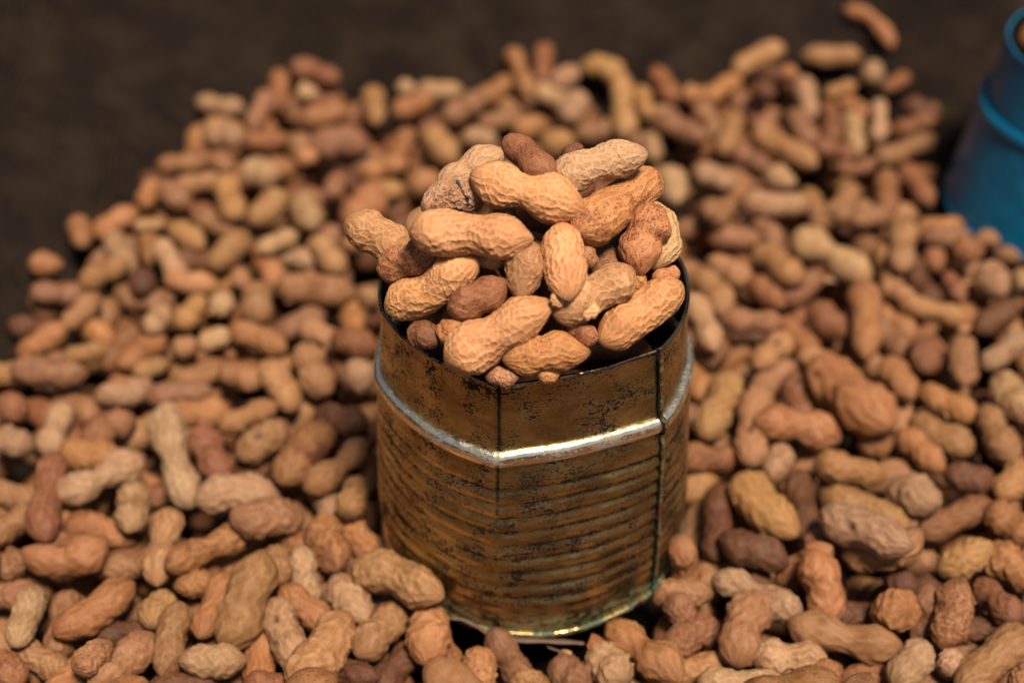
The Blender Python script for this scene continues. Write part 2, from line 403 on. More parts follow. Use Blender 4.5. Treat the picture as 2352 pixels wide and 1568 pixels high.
    ring('bead', prof['bead'][0], prof['bead'][1], prof['bead'][2], prof['bead'][3], mats['bead'])
    ring('base_ring', z[0] + .02, R[0] + .03, .13, .10, mats['body'], .95)
    # lap seams: a folded strip of metal from rim to base
    for c0, zlo, wd in prof['seams']:
        zz = np.linspace(zlo, z[-1] - .02, 90); nn = 9
        aa = np.linspace(-1, 1, nn)
        Ri = np.interp(zz, z, R)
        ii = int(np.argmin(np.abs(np.mod(th - c0 + math.pi, 2 * math.pi) - math.pi)))
        ax = np.full(90, .02)
        bz_, bR_, bh, bw = prof['bead']
        bulge = np.where(np.abs(zz - bz_) < bh, bR_ - np.interp(bz_, z, R) + bw * np.sqrt(np.clip(1 - ((zz - bz_) / bh) ** 2, 0, 1)), 0)
        hgt = .03 + .08 * np.sqrt(np.clip(1 - aa ** 2, 0, 1))
        off = aa * wd + .0
        an = c0 + off[None] / 5.4 + .012 * np.sin(zz * 1.3)[:, None] / 5.4
        RR2 = (Ri + ax + np.maximum(bulge, 0))[:, None] + hgt[None]
        X = np.stack([RR2 * np.sin(an), -RR2 * np.cos(an), np.tile(zz[:, None], (1, nn))], -1)
        at = dict(cc=np.stack([an * 5.5, np.tile(zz[:, None], (1, nn)), 0 * an], -1).reshape(-1, 3), valley=np.tile((np.abs(aa) ** 4 * 2.2)[None], (90, 1)).reshape(-1), green=np.tile(np.where((zz < 2.2) | ((zz > 3) & (zz < 4.0)) | ((zz > 6.3) & (zz < 7)), .9, .25)[:, None], (1, nn)).reshape(-1))
        mesh_obj('seam', X.reshape(-1, 3), grid_faces(90, nn, False), mats['seam'], root, at)
    root.rotation_euler = (0, lean, rot)
    return root
rd = math.radians
zb = np.linspace(-0.25, 11.0, 230)
def brass_R(z): return np.interp(z, [0, .3, 2, 7.2, 7.6, 7.9, 8.3, 8.9, 11.0], [5.62, 5.66, 5.70, 5.52, 5.44, 5.38, 5.36, 5.32, 5.16])
prof = dict(z=zb, R=brass_R(zb),
            rib=lambda z: np.cos((z - 7.0) / .62 * 2 * math.pi) * np.clip((7.2 - z) / .4, 0, 1) * np.clip((z - .8) / .5, 0, 1),
            crease=lambda z: .12 + .88 * np.clip((z - 5.2) / 2.2, 0, 1), dent=1.0,
            green=lambda z: np.clip((.9 - z) / .8, 0, 1) * .8,
            bead=(7.97, 5.38, .34, .24), seams=[(rd(50), .25, .12)])
brass = can('brass_can', (0, 0, 0), prof, [rd(-13), rd(50), rd(108), rd(160), rd(-76), rd(-135)],
            dict(body=M_BRASS, inner=M_INNER, rim=M_RIM, bead=M_BEAD, seam=M_BRASS))
tag(brass, 'tarnished brass can with ribbed sides and a shiny bead, heaped with peanuts', 'can')

z2 = np.linspace(0, 8.6, 90)
prof2 = dict(z=z2, R=np.interp(z2, [0, .3, 4.9, 5.2, 5.5, 8.6], [5.0, 5.05, 4.45, 4.35, 4.2, 3.95]), rib=lambda z: 0 * z, crease=lambda z: 0 * z, dent=.6,
             green=lambda z: 0 * z, bead=(5.2, 4.38, .34, .17), seams=[(rd(60), .25, .10)])
BL = [25.26,20.98,-0.3]
blue = can('blue_can', BL, prof2, [rd(-13), rd(50), rd(108), rd(160), rd(-76), rd(-135)],
           dict(body=M_BLUE, inner=M_INNER, rim=M_BLUE, bead=M_BLUE, seam=M_BLUE), lean=rd(1.5), nth=240, k_side=.1, k_front=.2)
tag(blue, 'blue painted metal can filled with peanuts, cut off by the right edge', 'can')

# ------------------------------------------------------------------ peanuts
PEANUTS = [
([108,3588,2,87,3268,-53,97,3428,-26,58,85,0],'b',0,0,'plump reddish brown peanut pointing up, behind the heap right, on the far rim'),
([1187,3422,-33,1398,3264,-27,1293,3343,-30,58,85,0],'d',0,0,'plump dark brown peanut lying level, well right of can, on the far rim'),
([1389,3303,4,1453,3228,0,1421,3266,2,43,100,0],'o',0,0,None),
([702,3381,-31,790,3069,-53,746,3225,-43,58,85,0],'b',0,0,'plump reddish brown peanut leaning left, behind the heap right, far back'),
([937,3068,-40,1152,3269,-32,1044,3169,-36,58,90,0],'o',0,0,'plump orange-tan peanut leaning right, just right of can, far back'),
([-251,3067,-51,-65,3291,-43,-158,3179,-47,58,85,0],'o',0,0,'right plump orange-tan peanut leaning right, behind the heap left, far back'),
([-592,3145,-34,-341,3161,-43,-467,3153,-39,58,85,0],'p',0,0,'plump pale straw peanut lying level, behind the heap left, far back'),
([1209,3109,9,1296,2998,33,1252,3054,21,60,100,0],'d',0,0,None),
([-1313,3244,27,-1314,2927,-24,-1314,3085,1,58,95,0],'o',0,0,'plump orange-tan peanut pointing up, well left of can, far back'),
([46,3211,-54,250,3021,-65,148,3116,-60,58,85,0],'p',0,0,'plump pale straw peanut leaning left, behind the heap right, far back'),
([1471,3178,16,1489,2859,-25,1480,3018,-5,58,85,0],'p',0,0,'plump pale straw peanut pointing up, well right of can, far back'),
([1639,3047,-15,1797,2812,-5,1719,2929,-10,58,85,0],'o',0,0,'plump orange-tan peanut leaning left, right of centre, far back'),
([1944,2878,49,2125,2761,43,2035,2819,46,70,90,0],'d',0,0,'plump dark brown peanut lying level, near right edge, far back'),
([-1417,2740,-32,-1344,2983,69,-1380,2862,18,58,85,0],'m',0,0,'plump dull mauve-brown peanut leaning right, left of centre, far back'),
([-251,2847,-54,-12,2956,-64,-132,2901,-59,58,85,0],'m',0,0,'plump dull mauve-brown peanut lying level, behind the heap left, far back'),
([916,3002,-25,983,2683,-44,950,2842,-36,58,85,0],'m',0,0,'plump dull mauve-brown peanut leaning left, just right of can, far back'),
([1578,2927,28,1552,2606,-16,1565,2766,6,58,85,0],'b',0,0,'plump reddish brown peanut pointing up, right of centre, far back'),
([1864,2722,-35,2080,2695,79,1972,2708,22,58,90,0],'b',0,0,'plump reddish brown peanut lying level, right of centre, far back'),
([1380,2894,0,1443,2577,-14,1412,2735,-8,58,90,0],'m',0,0,'plump dull mauve-brown peanut leaning left, well right of can, far back'),
([243,2764,-71,490,2838,-68,366,2801,-69,58,90,0],'m',0,0,'plump dull mauve-brown peanut lying level, behind the heap right, level with heap top'),
([1668,2814,25,1659,2491,-11,1664,2652,6,58,85,0],'p',0,0,'plump pale straw peanut pointing up, right of centre, level with heap top'),
([-1456,2604,-10,-1206,2633,-4,-1331,2619,-7,58,90,0],'b',0,0,'plump reddish brown peanut lying level, well left of can, by heap top'),
([-679,2382,-33,-597,2714,-1,-638,2548,-18,58,85,0],'b',0,0,'plump reddish brown peanut leaning right, behind the heap left, level with heap top'),
([1440,2590,-20,1648,2437,20,1544,2513,0,58,90,0],'b',0,0,'plump reddish brown peanut lying level, right of centre, level with heap top'),
([1027,2602,-43,1211,2392,-27,1119,2497,-35,58,85,0],'m',0,0,'plump dull mauve-brown peanut leaning left, just right of can, by heap top'),
([-1686,2547,-21,-1454,2363,-10,-1570,2455,-15,58,85,0],'m',0,0,'plump dull mauve-brown peanut leaning left, left of centre, level with heap top'),
([-1854,2434,-36,-1599,2398,6,-1726,2416,-15,58,85,0],'y',0,0,'left plump golden peanut lying level, left of centre, level with heap top'),
([-338,2364,-51,-131,2554,-62,-235,2459,-57,58,85,0],'t',0,0,'plump tan peanut leaning right, behind the heap left, level with heap top'),
([-834,2352,-40,-592,2349,41,-713,2351,0,58,85,0],'o',0,0,'plump orange-tan peanut lying level, behind the heap left, level with heap top'),
([-1735,2240,-24,-1487,2270,-17,-1611,2255,-21,58,85,0],'t',0,0,'plump tan peanut lying level, left of centre, level with upper heap'),
([1868,2391,-8,1943,2076,-20,1906,2233,-15,58,90,0],'b',0,0,'plump reddish brown peanut leaning left, near right edge, level with upper heap'),
([1768,2315,6,1718,1994,-27,1743,2154,-12,58,85,0],'b',0,0,'plump reddish brown peanut pointing up, right of centre, level with upper heap'),
([1440,1946,-28,1603,2224,-12,1521,2085,-21,58,85,0],'t',0,0,'upper plump tan peanut leaning right, right of centre, level with upper heap'),
([1480,1920,9,1736,1986,-22,1608,1953,-7,58,90,0],'m',0,0,'plump dull mauve-brown peanut lying level, right of centre, level with upper heap'),
([1342,1940,-70,1527,1874,102,1435,1907,16,57,85,0],'t',0,0,'lower plump tan peanut leaning right, right of centre, level with upper heap'),
([-2054,1860,-45,-1879,2056,-34,-1967,1958,-40,58,88,0],'o',0,0,'plump orange-tan peanut leaning right, near left edge, level with upper heap'),
([-1600,1999,-29,-1364,1844,-28,-1481,1921,-29,58,90,0],'m',0,0,'right plump dull mauve-brown peanut leaning left, left of centre, level with upper heap'),
([675,1887,-53,918,1985,-47,796,1936,-50,58,90,0],'m',0,0,'left plump dull mauve-brown peanut lying level, just right of can, by upper heap'),
([1823,1858,-32,2076,1931,-28,1950,1894,-30,58,85,0],'o',0,0,'plump orange-tan peanut lying level, near right edge, level with upper heap'),
([1078,2051,-40,1172,1756,-43,1126,1903,-43,58,95,0],'m',0,0,'plump dull mauve-brown peanut leaning left, well right of can, by upper heap'),
([849,1858,-47,1096,1815,-41,973,1837,-44,58,85,0],'t',0,0,'plump tan peanut lying level, just right of can, level with lower heap'),
([1831,1776,16,2088,1815,-47,1960,1796,-15,58,85,0],'m',0,0,'plump dull mauve-brown peanut lying level, near right edge, level with lower heap'),
([-1817,1954,-21,-1738,1638,-48,-1778,1795,-35,58,85,0],'o',0,0,'plump orange-tan peanut pointing up, near left edge, level with lower heap'),
([-1964,1866,-31,-1833,1561,-47,-1898,1713,-40,58,88,0],'p',0,0,'plump pale straw peanut leaning left, near left edge, level with lower heap'),
([2163,1713,-43,2411,1686,-46,2287,1699,-44,58,85,0],'m',0,0,'plump dull mauve-brown peanut lying level, at right edge, level with lower heap'),
([-1220,1709,-44,-969,1642,-39,-1094,1676,-42,58,85,0],'p',0,0,'plump pale straw peanut lying level, well left of can, by lower heap'),
([-1670,1672,-45,-1416,1647,-45,-1543,1660,-45,58,85,0],'d',0,0,'plump dark brown peanut lying level, left of centre, level with lower heap'),
([-1706,1671,74,-1578,1526,-84,-1642,1599,-5,57,85,0],'p',0,0,'plump pale straw peanut leaning left, left of centre, level with lower heap'),
([-1241,1698,40,-1142,1483,-77,-1192,1590,-19,58,90,0],'o',0,0,'plump orange-tan peanut leaning left, well left of can, level with lower heap'),
([1657,1767,-37,1652,1447,-53,1655,1607,-46,58,85,0],'y',0,0,'plump golden peanut pointing up, right of centre, level with lower heap'),
([-2051,1511,-71,-1821,1552,34,-1936,1532,-18,58,85,0],'y',0,0,'plump golden peanut leaning right, near left edge, level with lower heap'),
([-1643,1462,4,-1409,1497,-72,-1526,1480,-34,58,90,0],'O',0,0,'plump bright orange peanut lying level, left of centre, level with lower heap'),
([1754,1625,-50,1823,1337,-60,1789,1481,-56,58,85,0],'d',0,0,'plump dark brown peanut leaning left, near right edge, level with lower heap'),
([1148,1359,-50,1356,1574,-48,1252,1467,-49,58,90,0],'m',0,0,'plump dull mauve-brown peanut leaning right, well right of can, by can rim'),
([-2252,1423,-45,-1998,1402,-42,-2125,1413,-44,58,85,0],'m',0,0,'plump dull mauve-brown peanut lying level, near left edge, level with can rim'),
([-1866,1442,-30,-1597,1377,-35,-1744,1359,-92,58,85,0],'m',0,0,'curved dull mauve-brown peanut lying level, near left edge, level with can rim'),
([-1115,1153,-69,-914,1321,-64,-1015,1237,-67,58,85,0],'m',0,0,'plump dull mauve-brown peanut leaning right, well left of can, by can rim'),
([1531,1330,-60,1701,1132,-72,1617,1231,-66,58,85,0],'o',0,0,'plump orange-tan peanut leaning left, right of centre, level with can rim'),
([-2028,1274,-40,-1815,1080,-65,-1921,1177,-53,58,95,0],'o',0,0,'plump orange-tan peanut leaning left, near left edge, level with can rim'),
([-2291,1195,-34,-2039,1116,-44,-2164,1156,-39,58,85,0],'d',0,0,'plump dark brown peanut lying level, at left edge, level with can rim'),
([-1010,1199,-40,-788,1057,-72,-899,1128,-56,58,85,1],'t',0,0,'plump tan peanut leaning left, just left of can, level with can rim'),
([1108,1239,-51,1245,1000,-66,1177,1119,-59,58,85,1],'o',0,0,'plump orange-tan peanut leaning left, well right of can, level with can rim'),
([1507,1225,-54,1653,1007,-79,1580,1116,-67,58,85,1],'m',0,0,'plump dull mauve-brown peanut leaning left, right of centre, level with can rim'),
([-2207,995,-68,-1999,1086,41,-2103,1040,-13,58,92,1],'o',0,0,'plump orange-tan peanut leaning right, at left edge, level with can rim'),
([-1812,917,-63,-1733,1199,-62,-1773,1057,-63,58,90,1],'b',0,0,'plump reddish brown peanut leaning right, near left edge, level with can rim'),
([-1742,897,-28,-1606,1149,-78,-1675,1023,-53,58,90,1],'o',0,0,'plump orange-tan peanut leaning right, near left edge, level with can band'),
([2090,1137,-72,2172,868,-76,2132,1002,-74,58,85,1],'o',0,0,'plump orange-tan peanut leaning left, at right edge, level with can band'),
([-2338,830,-32,-2094,871,-42,-2216,850,-37,58,85,1],'y',0,0,'plump golden peanut lying level, at left edge, level with can band'),
([-1508,833,-81,-1295,973,-85,-1402,903,-83,58,90,1],'t',0,0,'plump tan peanut leaning right, left of centre, level with can band'),
([685,996,-25,708,682,-29,697,839,-28,58,85,1],'o',0,0,'plump orange-tan peanut pointing up, just right of can, level with can band'),
([924,721,-47,1130,933,-51,1026,827,-50,58,90,1],'t',0,0,'plump tan peanut leaning right, well right of can, level with can band'),
([-1826,742,-68,-1587,810,-75,-1707,776,-71,58,90,1],'p',0,0,'plump pale straw peanut lying level, near left edge, level with can band'),
([-1615,747,-67,-1338,782,-65,-1477,764,-66,58,90,1],'m',0,0,'plump dull mauve-brown peanut lying level, left of centre, level with can band'),
([1106,842,-18,1126,566,-71,1116,704,-45,58,85,1],'b',0,1,'plump reddish brown peanut with hole pointing up, well right of can, by can band'),
([-2143,653,28,-2083,519,15,-2113,586,21,58,100,1],'b',0,0,'round reddish brown peanut pointing up, at left edge, level with can band'),
([-1500,668,-84,-1248,668,-84,-1374,668,-84,58,90,1],'o',0,0,'plump orange-tan peanut lying level, left of centre, level with can band'),
([-880,573,-9,-658,493,3,-769,533,-3,66,90,1],'d',0,0,'plump dark brown peanut lying level, just left of can, by can bead'),
([-1768,392,-14,-1613,547,-22,-1719,502,22,74,85,1],'m',0,0,'curved dull mauve-brown peanut leaning right, near left edge, level with can bead'),
([-1943,697,-54,-1941,394,-61,-1943,545,-59,58,80,1],'p',0,0,'waisted pale straw peanut pointing up, near left edge, level with can bead'),
([580,326,-27,835,360,-43,707,343,-35,58,85,1],'b',0,0,'plump reddish brown peanut lying level, just right of can, by can bead'),
([-2145,193,-46,-1893,113,-58,-2019,153,-52,58,90,1],'t',0,0,'plump tan peanut lying level, at left edge, level with upper ribs'),
([1034,220,15,1037,-149,8,1036,35,10,58,85,1],'d',0,0,'slim dark brown peanut pointing up, well right of can, by upper ribs'),
([-846,250,-71,-738,-38,-65,-792,106,-69,58,85,1],'p',0,0,'plump pale straw peanut leaning left, just left of can, by upper ribs'),
([734,199,-39,691,-177,-59,713,10,-51,58,90,1],'d',0,0,'slim dark brown peanut pointing up, just right of can, by upper ribs'),
([-2080,-93,-59,-1903,81,-41,-1992,-6,-50,58,90,1],'t',0,0,'plump tan peanut leaning right, at left edge, level with upper ribs'),
([-1791,22,-65,-1521,-71,-71,-1650,-13,-55,58,90,1],'o',0,0,'plump orange-tan peanut lying level, near left edge, level with lower ribs'),
([-733,9,19,-579,-163,-86,-656,-77,-34,58,80,1],'o',0,0,'waisted orange-tan peanut leaning left, just left of can, level with lower ribs'),
([-1891,-52,-57,-1640,-130,-67,-1766,-91,-62,58,90,1],'b',0,0,'plump reddish brown peanut lying level, near left edge, level with lower ribs'),
([1007,-190,68,1252,-119,-87,1129,-154,-10,57,85,1],'b',0,0,'plump reddish brown peanut lying level, right of centre, level with lower ribs'),
([-934,-21,-63,-788,-278,-61,-860,-150,-63,58,85,1],'b',0,0,'plump reddish brown peanut leaning left, well left of can, by lower ribs'),
([-1969,-301,17,-1871,-224,9,-1920,-263,13,60,90,1],'m',0,0,'plump dull mauve-brown peanut leaning right, at left edge, level with lower ribs'),
([917,-242,-103,1078,-277,121,998,-259,9,57,90,1],'o',0,0,'plump orange-tan peanut leaning right, well right of can, level with lower ribs'),
([-1602,-230,-66,-1360,-172,-56,-1481,-201,-61,58,85,1],'t',0,0,'plump tan peanut lying level, near left edge, level with lower ribs'),
([530,-286,191,577,-309,-100,553,-297,46,57,85,1],'o',0,0,'plump orange-tan peanut pointing up, below the can right, level with lower ribs'),
([-856,-212,67,-818,-398,-96,-837,-305,-14,58,85,1],'p',0,0,'plump pale straw peanut pointing up, well left of can, by lower ribs'),
([1367,-334,-61,1618,-258,-54,1493,-296,-57,58,85,1],'d',0,0,'upper plump dark brown peanut lying level, near right edge, level with can base'),
([1314,-248,-4,1405,-490,-28,1360,-369,-16,58,85,1],'d',0,0,'plump dark brown peanut leaning left, right of centre, level with can base'),
([-2067,-344,-61,-1814,-344,-61,-1940,-344,-61,58,85,1],'m',0,0,'plump dull mauve-brown peanut lying level, at left edge, level with can base'),
([-622,-289,-57,-425,-476,-62,-523,-383,-60,58,85,1],'p',0,0,'plump pale straw peanut leaning left, below the can left, level with can base'),
([-913,-383,27,-713,-508,-64,-813,-446,-18,58,85,1],'o',0,0,'plump orange-tan peanut leaning left, well left of can, level with can base'),
([1048,-448,-59,1301,-448,-59,1175,-448,-59,58,85,1],'d',0,0,'plump dark brown peanut lying level, right of centre, level with can base'),
([1390,-462,134,1396,-569,-104,1393,-515,15,57,85,1],'m',0,0,'plump dull mauve-brown peanut pointing up, near right edge, level with can base'),
([-1698,-336,-60,-1680,-666,-45,-1689,-502,-54,58,80,1],'m',0,0,'waisted dull mauve-brown peanut pointing up, near left edge, level with can base'),
([1470,-521,-53,1723,-512,-42,1596,-516,-48,58,85,1],'d',0,0,'lower plump dark brown peanut lying level, near right edge, level with can base'),
([-1582,-540,-46,-1329,-540,-46,-1456,-540,-46,58,85,1],'d',0,0,'plump dark brown peanut lying level, near left edge, along the bottom edge'),
([-143,-594,44,-33,-654,-202,-89,-624,-79,58,85,1],'m',0,0,'plump dull mauve-brown peanut leaning left, below the can left, along the bottom edge'),
([-969,-509,-48,-948,-802,-36,-959,-656,-43,58,85,1],'o',0,0,'plump orange-tan peanut pointing up, left of centre, along the bottom edge'),
([-1825,-621,5,-1596,-746,-33,-1710,-684,-14,58,85,1],'t',0,0,'plump tan peanut leaning left, at left edge, along the bottom edge'),
([461,-688,-84,711,-634,-77,586,-661,-81,58,90,1],'t',0,0,'plump tan peanut lying level, just right of can, along the bottom edge'),
([-556,-790,-65,-411,-562,-67,-484,-676,-67,58,85,1],'d',0,0,'plump dark brown peanut leaning right, below the can left, along the bottom edge'),
([-339,-536,-83,-252,-792,-115,-295,-664,-100,58,90,1],'o',0,0,'middle plump orange-tan peanut pointing up, below the can left, along the bottom edge'),
([-782,-668,-72,-539,-781,17,-660,-724,-28,58,85,1],'d',0,0,'plump dark brown peanut lying level, just left of can, along the bottom edge'),
([1046,-745,-65,1298,-712,-55,1172,-729,-60,58,85,1],'b',0,0,'plump reddish brown peanut lying level, right of centre, along the bottom edge'),
([-1653,-885,8,-1515,-673,3,-1584,-779,5,58,85,1],'o',0,0,'plump orange-tan peanut leaning right, near left edge, along the bottom edge'),
([-1335,-787,-37,-1086,-759,-33,-1211,-773,-35,58,85,1],'d',0,0,'plump dark brown peanut lying level, left of centre, along the bottom edge'),
([263,-671,-126,477,-821,-82,371,-746,-104,58,85,1],'t',0,0,None),
([1775,3755,120,1988,3431,69,1950,3643,156,47,85,0],'o',0,0,'curved orange-tan peanut leaning left, right of centre, on the far rim'),
([1872,3335,16,1843,3141,31,1858,3238,24,61,100,0],'p',0,0,None),
([145,3147,-1,279,3308,7,212,3227,3,61,90,0],'p',0,0,None),
([1895,3068,21,2051,3236,8,1973,3152,14,48,90,0],'b',0,0,None),
([1557,2996,27,1726,3010,90,1642,3003,58,44,90,0],'y',0,0,None),
([827,3068,1,953,3002,14,890,3035,7,60,90,0],'o',0,0,None),
([622,2686,-17,640,2468,-17,631,2577,-17,57,90,0],'p',0,0,None),
([-1828,2012,11,-1822,2208,24,-1825,2110,17,57,90,0],'o',0,0,None),
([-1781,2137,46,-1614,2002,24,-1698,2069,35,66,90,0],'m',0,0,'left plump dull mauve-brown peanut leaning left, left of centre, level with upper heap'),
([-2130,1925,7,-2058,1696,14,-2094,1810,10,60,95,0],'o',0,0,'plump orange-tan peanut pointing up, near left edge, level with upper heap'),
([-2278,1560,15,-2127,1556,10,-2202,1558,13,62,100,0],'o',0,0,None),
([-1761,1504,4,-1708,1330,35,-1734,1417,20,65,100,0],'d',0,0,'round dark brown peanut pointing up, near left edge, level with lower heap'),
([-2137,394,41,-1984,364,5,-2061,379,23,65,90,1],'p',0,0,'plump pale straw peanut lying level, at left edge, level with can bead'),
([-1344,490,-12,-1202,196,-11,-1273,342,-13,69,85,1],'b',0,0,'plump reddish brown peanut leaning left, left of centre, level with can bead'),
([-1873,331,-3,-1627,316,-21,-1747,341,9,61,90,1],'o',0,0,'plump orange-tan peanut lying level, near left edge, level with can bead'),
([-860,94,39,-659,411,-4,-750,244,6,60,75,1],'t',0,0,'waisted tan peanut leaning right, just left of can, level with can bead'),
([1803,106,-14,1962,287,-15,1882,197,-15,60,90,1],'y',0,0,'plump golden peanut leaning right, at right edge, level with upper ribs'),
([-678,170,11,-689,-99,120,-670,32,61,56,90,1],'y',0,0,'plump golden peanut pointing up, just left of can, level with upper ribs'),
([-1858,289,42,-1810,-155,27,-1879,67,37,59,85,1],'b',0,0,'curved reddish brown peanut pointing up, near left edge, level with upper ribs'),
([-977,-170,-22,-924,-404,83,-915,-281,34,56,85,1],'y',0,0,'curved golden peanut pointing up, well left of can, level with lower ribs'),
([-1494,-848,41,-1329,-623,42,-1412,-736,40,67,88,1],'t',0,0,'right plump tan peanut leaning right, near left edge, along the bottom edge'),
([1511,3436,11,1831,3436,11,1671,3436,11,59,92,0],'y',0,0,'slim golden peanut lying level, right of centre, on the far rim'),
([1122,3251,9,1411,3454,47,1240,3385,66,58,88,0],'y',0,0,'curved golden peanut leaning right, well right of can, on the far rim'),
([293,3338,-11,518,3216,-22,437,3336,54,67,85,0],'y',0,0,'curved golden peanut lying level, behind the heap right, on the far rim'),
([-1262,3295,19,-997,3140,25,-1122,3232,40,67,92,0],'b',0,0,'plump reddish brown peanut lying level, well left of can, on the far rim'),
([-81,3425,62,25,3054,-18,-28,3239,21,58,72,0],'o',0,0,'waisted orange-tan peanut leaning left, behind the heap right, on the far rim'),
([-690,3110,11,-584,3104,4,-637,3107,8,48,100,0],'p',0,0,None),
([-1211,3041,22,-1097,3037,18,-1154,3039,20,49,100,0],'p',0,0,None),
([603,3123,-2,633,2851,-19,618,2987,-11,54,90,0],'y',0,0,None),
([-1729,2951,17,-1461,2858,29,-1595,2905,23,52,90,0],'p',0,0,'plump pale straw peanut lying level, left of centre, far back'),
([-690,2820,29,-485,2989,17,-588,2905,23,65,90,0],'o',0,0,'left plump orange-tan peanut leaning right, behind the heap left, far back'),
([-811,3050,35,-769,2726,26,-790,2888,30,59,90,0],'y',0,0,'plump golden peanut pointing up, just left of can, far back'),
([501,3114,82,504,2674,-29,503,2893,25,65,88,0],'t',0,0,'slim tan peanut pointing up, behind the heap right, far back'),
([-424,2774,15,-227,3015,8,-326,2895,11,65,90,0],'m',0,0,'plump dull mauve-brown peanut leaning right, behind the heap left, far back'),
([207,2794,-2,280,3022,9,243,2908,3,77,90,0],'p',0,0,'plump pale straw peanut leaning right, behind the heap right, far back'),
([-1147,2733,45,-911,2842,34,-1029,2788,39,58,90,0],'o',0,0,'plump orange-tan peanut lying level, just left of can, far back'),
([1815,2836,101,1771,2574,14,1793,2705,57,43,88,0],'p',0,0,None),
([-72,2716,-9,108,2788,-14,18,2752,-11,64,95,0],'o',0,0,None),
([664,2806,-1,913,2608,12,789,2707,5,69,92,0],'m',0,0,'plump dull mauve-brown peanut lying level, behind the heap right, far back'),
([-1640,2666,51,-1419,2570,59,-1530,2618,55,74,88,0],'y',0,0,'right plump golden peanut lying level, left of centre, level with heap top'),
([973,2484,-6,1075,2726,92,1024,2605,43,54,90,0],'y',0,0,'plump golden peanut leaning right, just right of can, level with heap top'),
([-1618,2520,88,-1401,2462,116,-1509,2491,102,68,85,0],'p',0,0,'plump pale straw peanut lying level, left of centre, level with heap top'),
([-332,2641,12,-153,2620,-13,-243,2630,-1,63,90,0],'p',0,0,None),
([-1082,2421,32,-798,2480,19,-951,2529,120,85,90,0],'m',0,0,'curved dull mauve-brown peanut lying level, just left of can, by heap top'),
([-516,2641,29,-375,2380,10,-419,2524,36,79,90,0],'y',0,0,'plump golden peanut leaning left, behind the heap left, level with heap top'),
([1726,2362,44,2054,2576,37,1889,2469,40,56,85,0],'t',0,0,'slim tan peanut leaning right, right of centre, level with heap top'),
([-1144,2407,29,-1032,2357,70,-1088,2382,49,50,100,0],'O',0,0,None),
([1517,2335,43,1716,2377,49,1630,2297,-24,42,85,0],'b',0,0,None),
([-1378,2266,55,-1204,2162,73,-1291,2214,64,80,92,0],'p',0,0,'plump pale straw peanut lying level, well left of can, by heap top'),
([-583,2161,34,-418,2220,21,-500,2190,27,71,95,0],'o',0,0,'plump orange-tan peanut lying level, behind the heap left, level with upper heap'),
([-948,2069,32,-914,2250,27,-931,2159,29,53,90,0],'m',0,0,None),
([703,2311,8,712,2043,15,708,2177,11,77,90,0],'p',0,0,'plump pale straw peanut pointing up, behind the heap right, level with upper heap'),
([-823,2094,29,-592,2142,24,-707,2118,26,60,90,0],'y',0,0,'plump golden peanut lying level, behind the heap left, level with upper heap'),
([-1453,2192,66,-1354,1836,72,-1441,2006,60,69,80,0],'y',0,0,'curved golden peanut pointing up, left of centre, level with upper heap'),
([-851,1819,46,-690,2069,67,-771,1944,56,86,95,0],'o',0,0,'plump orange-tan peanut leaning right, just left of can, level with upper heap'),
([-1297,1835,40,-1154,2050,63,-1226,1943,51,78,92,0],'t',0,0,'plump tan peanut leaning right, well left of can, level with upper heap'),
([807,1915,66,1008,2032,-15,907,1974,26,54,90,0],'m',0,0,'right plump dull mauve-brown peanut lying level, just right of can, by upper heap'),
([808,1858,133,931,1857,30,869,1857,82,55,90,0],'m',0,0,None),
([-1841,1804,45,-1698,1867,20,-1770,1836,33,30,90,0],'p',0,0,None),
([-1662,1833,23,-1502,1681,26,-1582,1757,24,64,90,0],'y',0,0,'plump golden peanut leaning left, left of centre, level with lower heap'),
([2079,1757,7,2287,1778,4,2183,1768,6,47,90,0],'t',0,0,None),
([-1230,1568,82,-1067,1724,60,-1149,1646,71,46,90,0],'p',0,0,None),
([1750,1827,40,1673,1464,54,1711,1645,46,69,75,0],'t',0,0,'waisted tan peanut pointing up, right of centre, level with lower heap'),
([-1444,1521,22,-1304,1751,34,-1374,1636,28,71,93,0],'y',0,0,'plump golden peanut leaning right, left of centre, level with lower heap'),
([-997,1738,24,-847,1493,22,-921,1615,23,63,92,0],'t',0,0,'plump tan peanut leaning left, just left of can, level with lower heap'),
([1857,1659,13,1857,1524,-1,1857,1591,6,54,95,0],'b',0,0,None),
([808,1573,3,983,1415,-6,921,1522,32,62,90,0],'t',0,0,'curved tan peanut leaning left, just right of can, level with lower heap'),
([-1323,1533,-3,-1285,1420,-10,-1304,1476,-7,45,100,0],'t',0,0,None),
([2223,1518,0,2233,1380,-1,2228,1449,0,49,90,0],'p',0,0,None),
([1897,1519,-6,1929,1333,-19,1913,1426,-13,45,85,0],'b',0,0,None),
([1583,1432,1,1711,1294,-5,1647,1363,-2,57,90,0],'t',0,0,'plump tan peanut leaning left, right of centre, level with can rim'),
([-755,1297,3,-674,1369,0,-714,1333,2,57,100,0],'t',0,0,None),
([-2009,1079,33,-1901,1300,40,-1955,1189,36,52,90,0],'y',0,0,'plump golden peanut leaning right, near left edge, level with can rim'),
([-1523,1133,-14,-1459,1354,-9,-1491,1243,-12,52,88,0],'y',0,0,'plump golden peanut leaning right, left of centre, level with can rim'),
([1939,1113,-13,2153,1269,4,2046,1191,-5,60,92,0],'d',0,0,'plump dark brown peanut leaning right, at right edge, level with can rim'),
([-1641,1060,26,-1609,1265,-17,-1625,1162,4,52,90,0],'p',0,0,None),
([831,1148,22,1107,1138,10,969,1143,16,60,80,0],'m',0,0,'waisted dull mauve-brown peanut lying level, just right of can, by can rim'),
([-1430,1027,-27,-1298,1122,-27,-1364,1074,-27,47,95,1],'p',0,0,None),
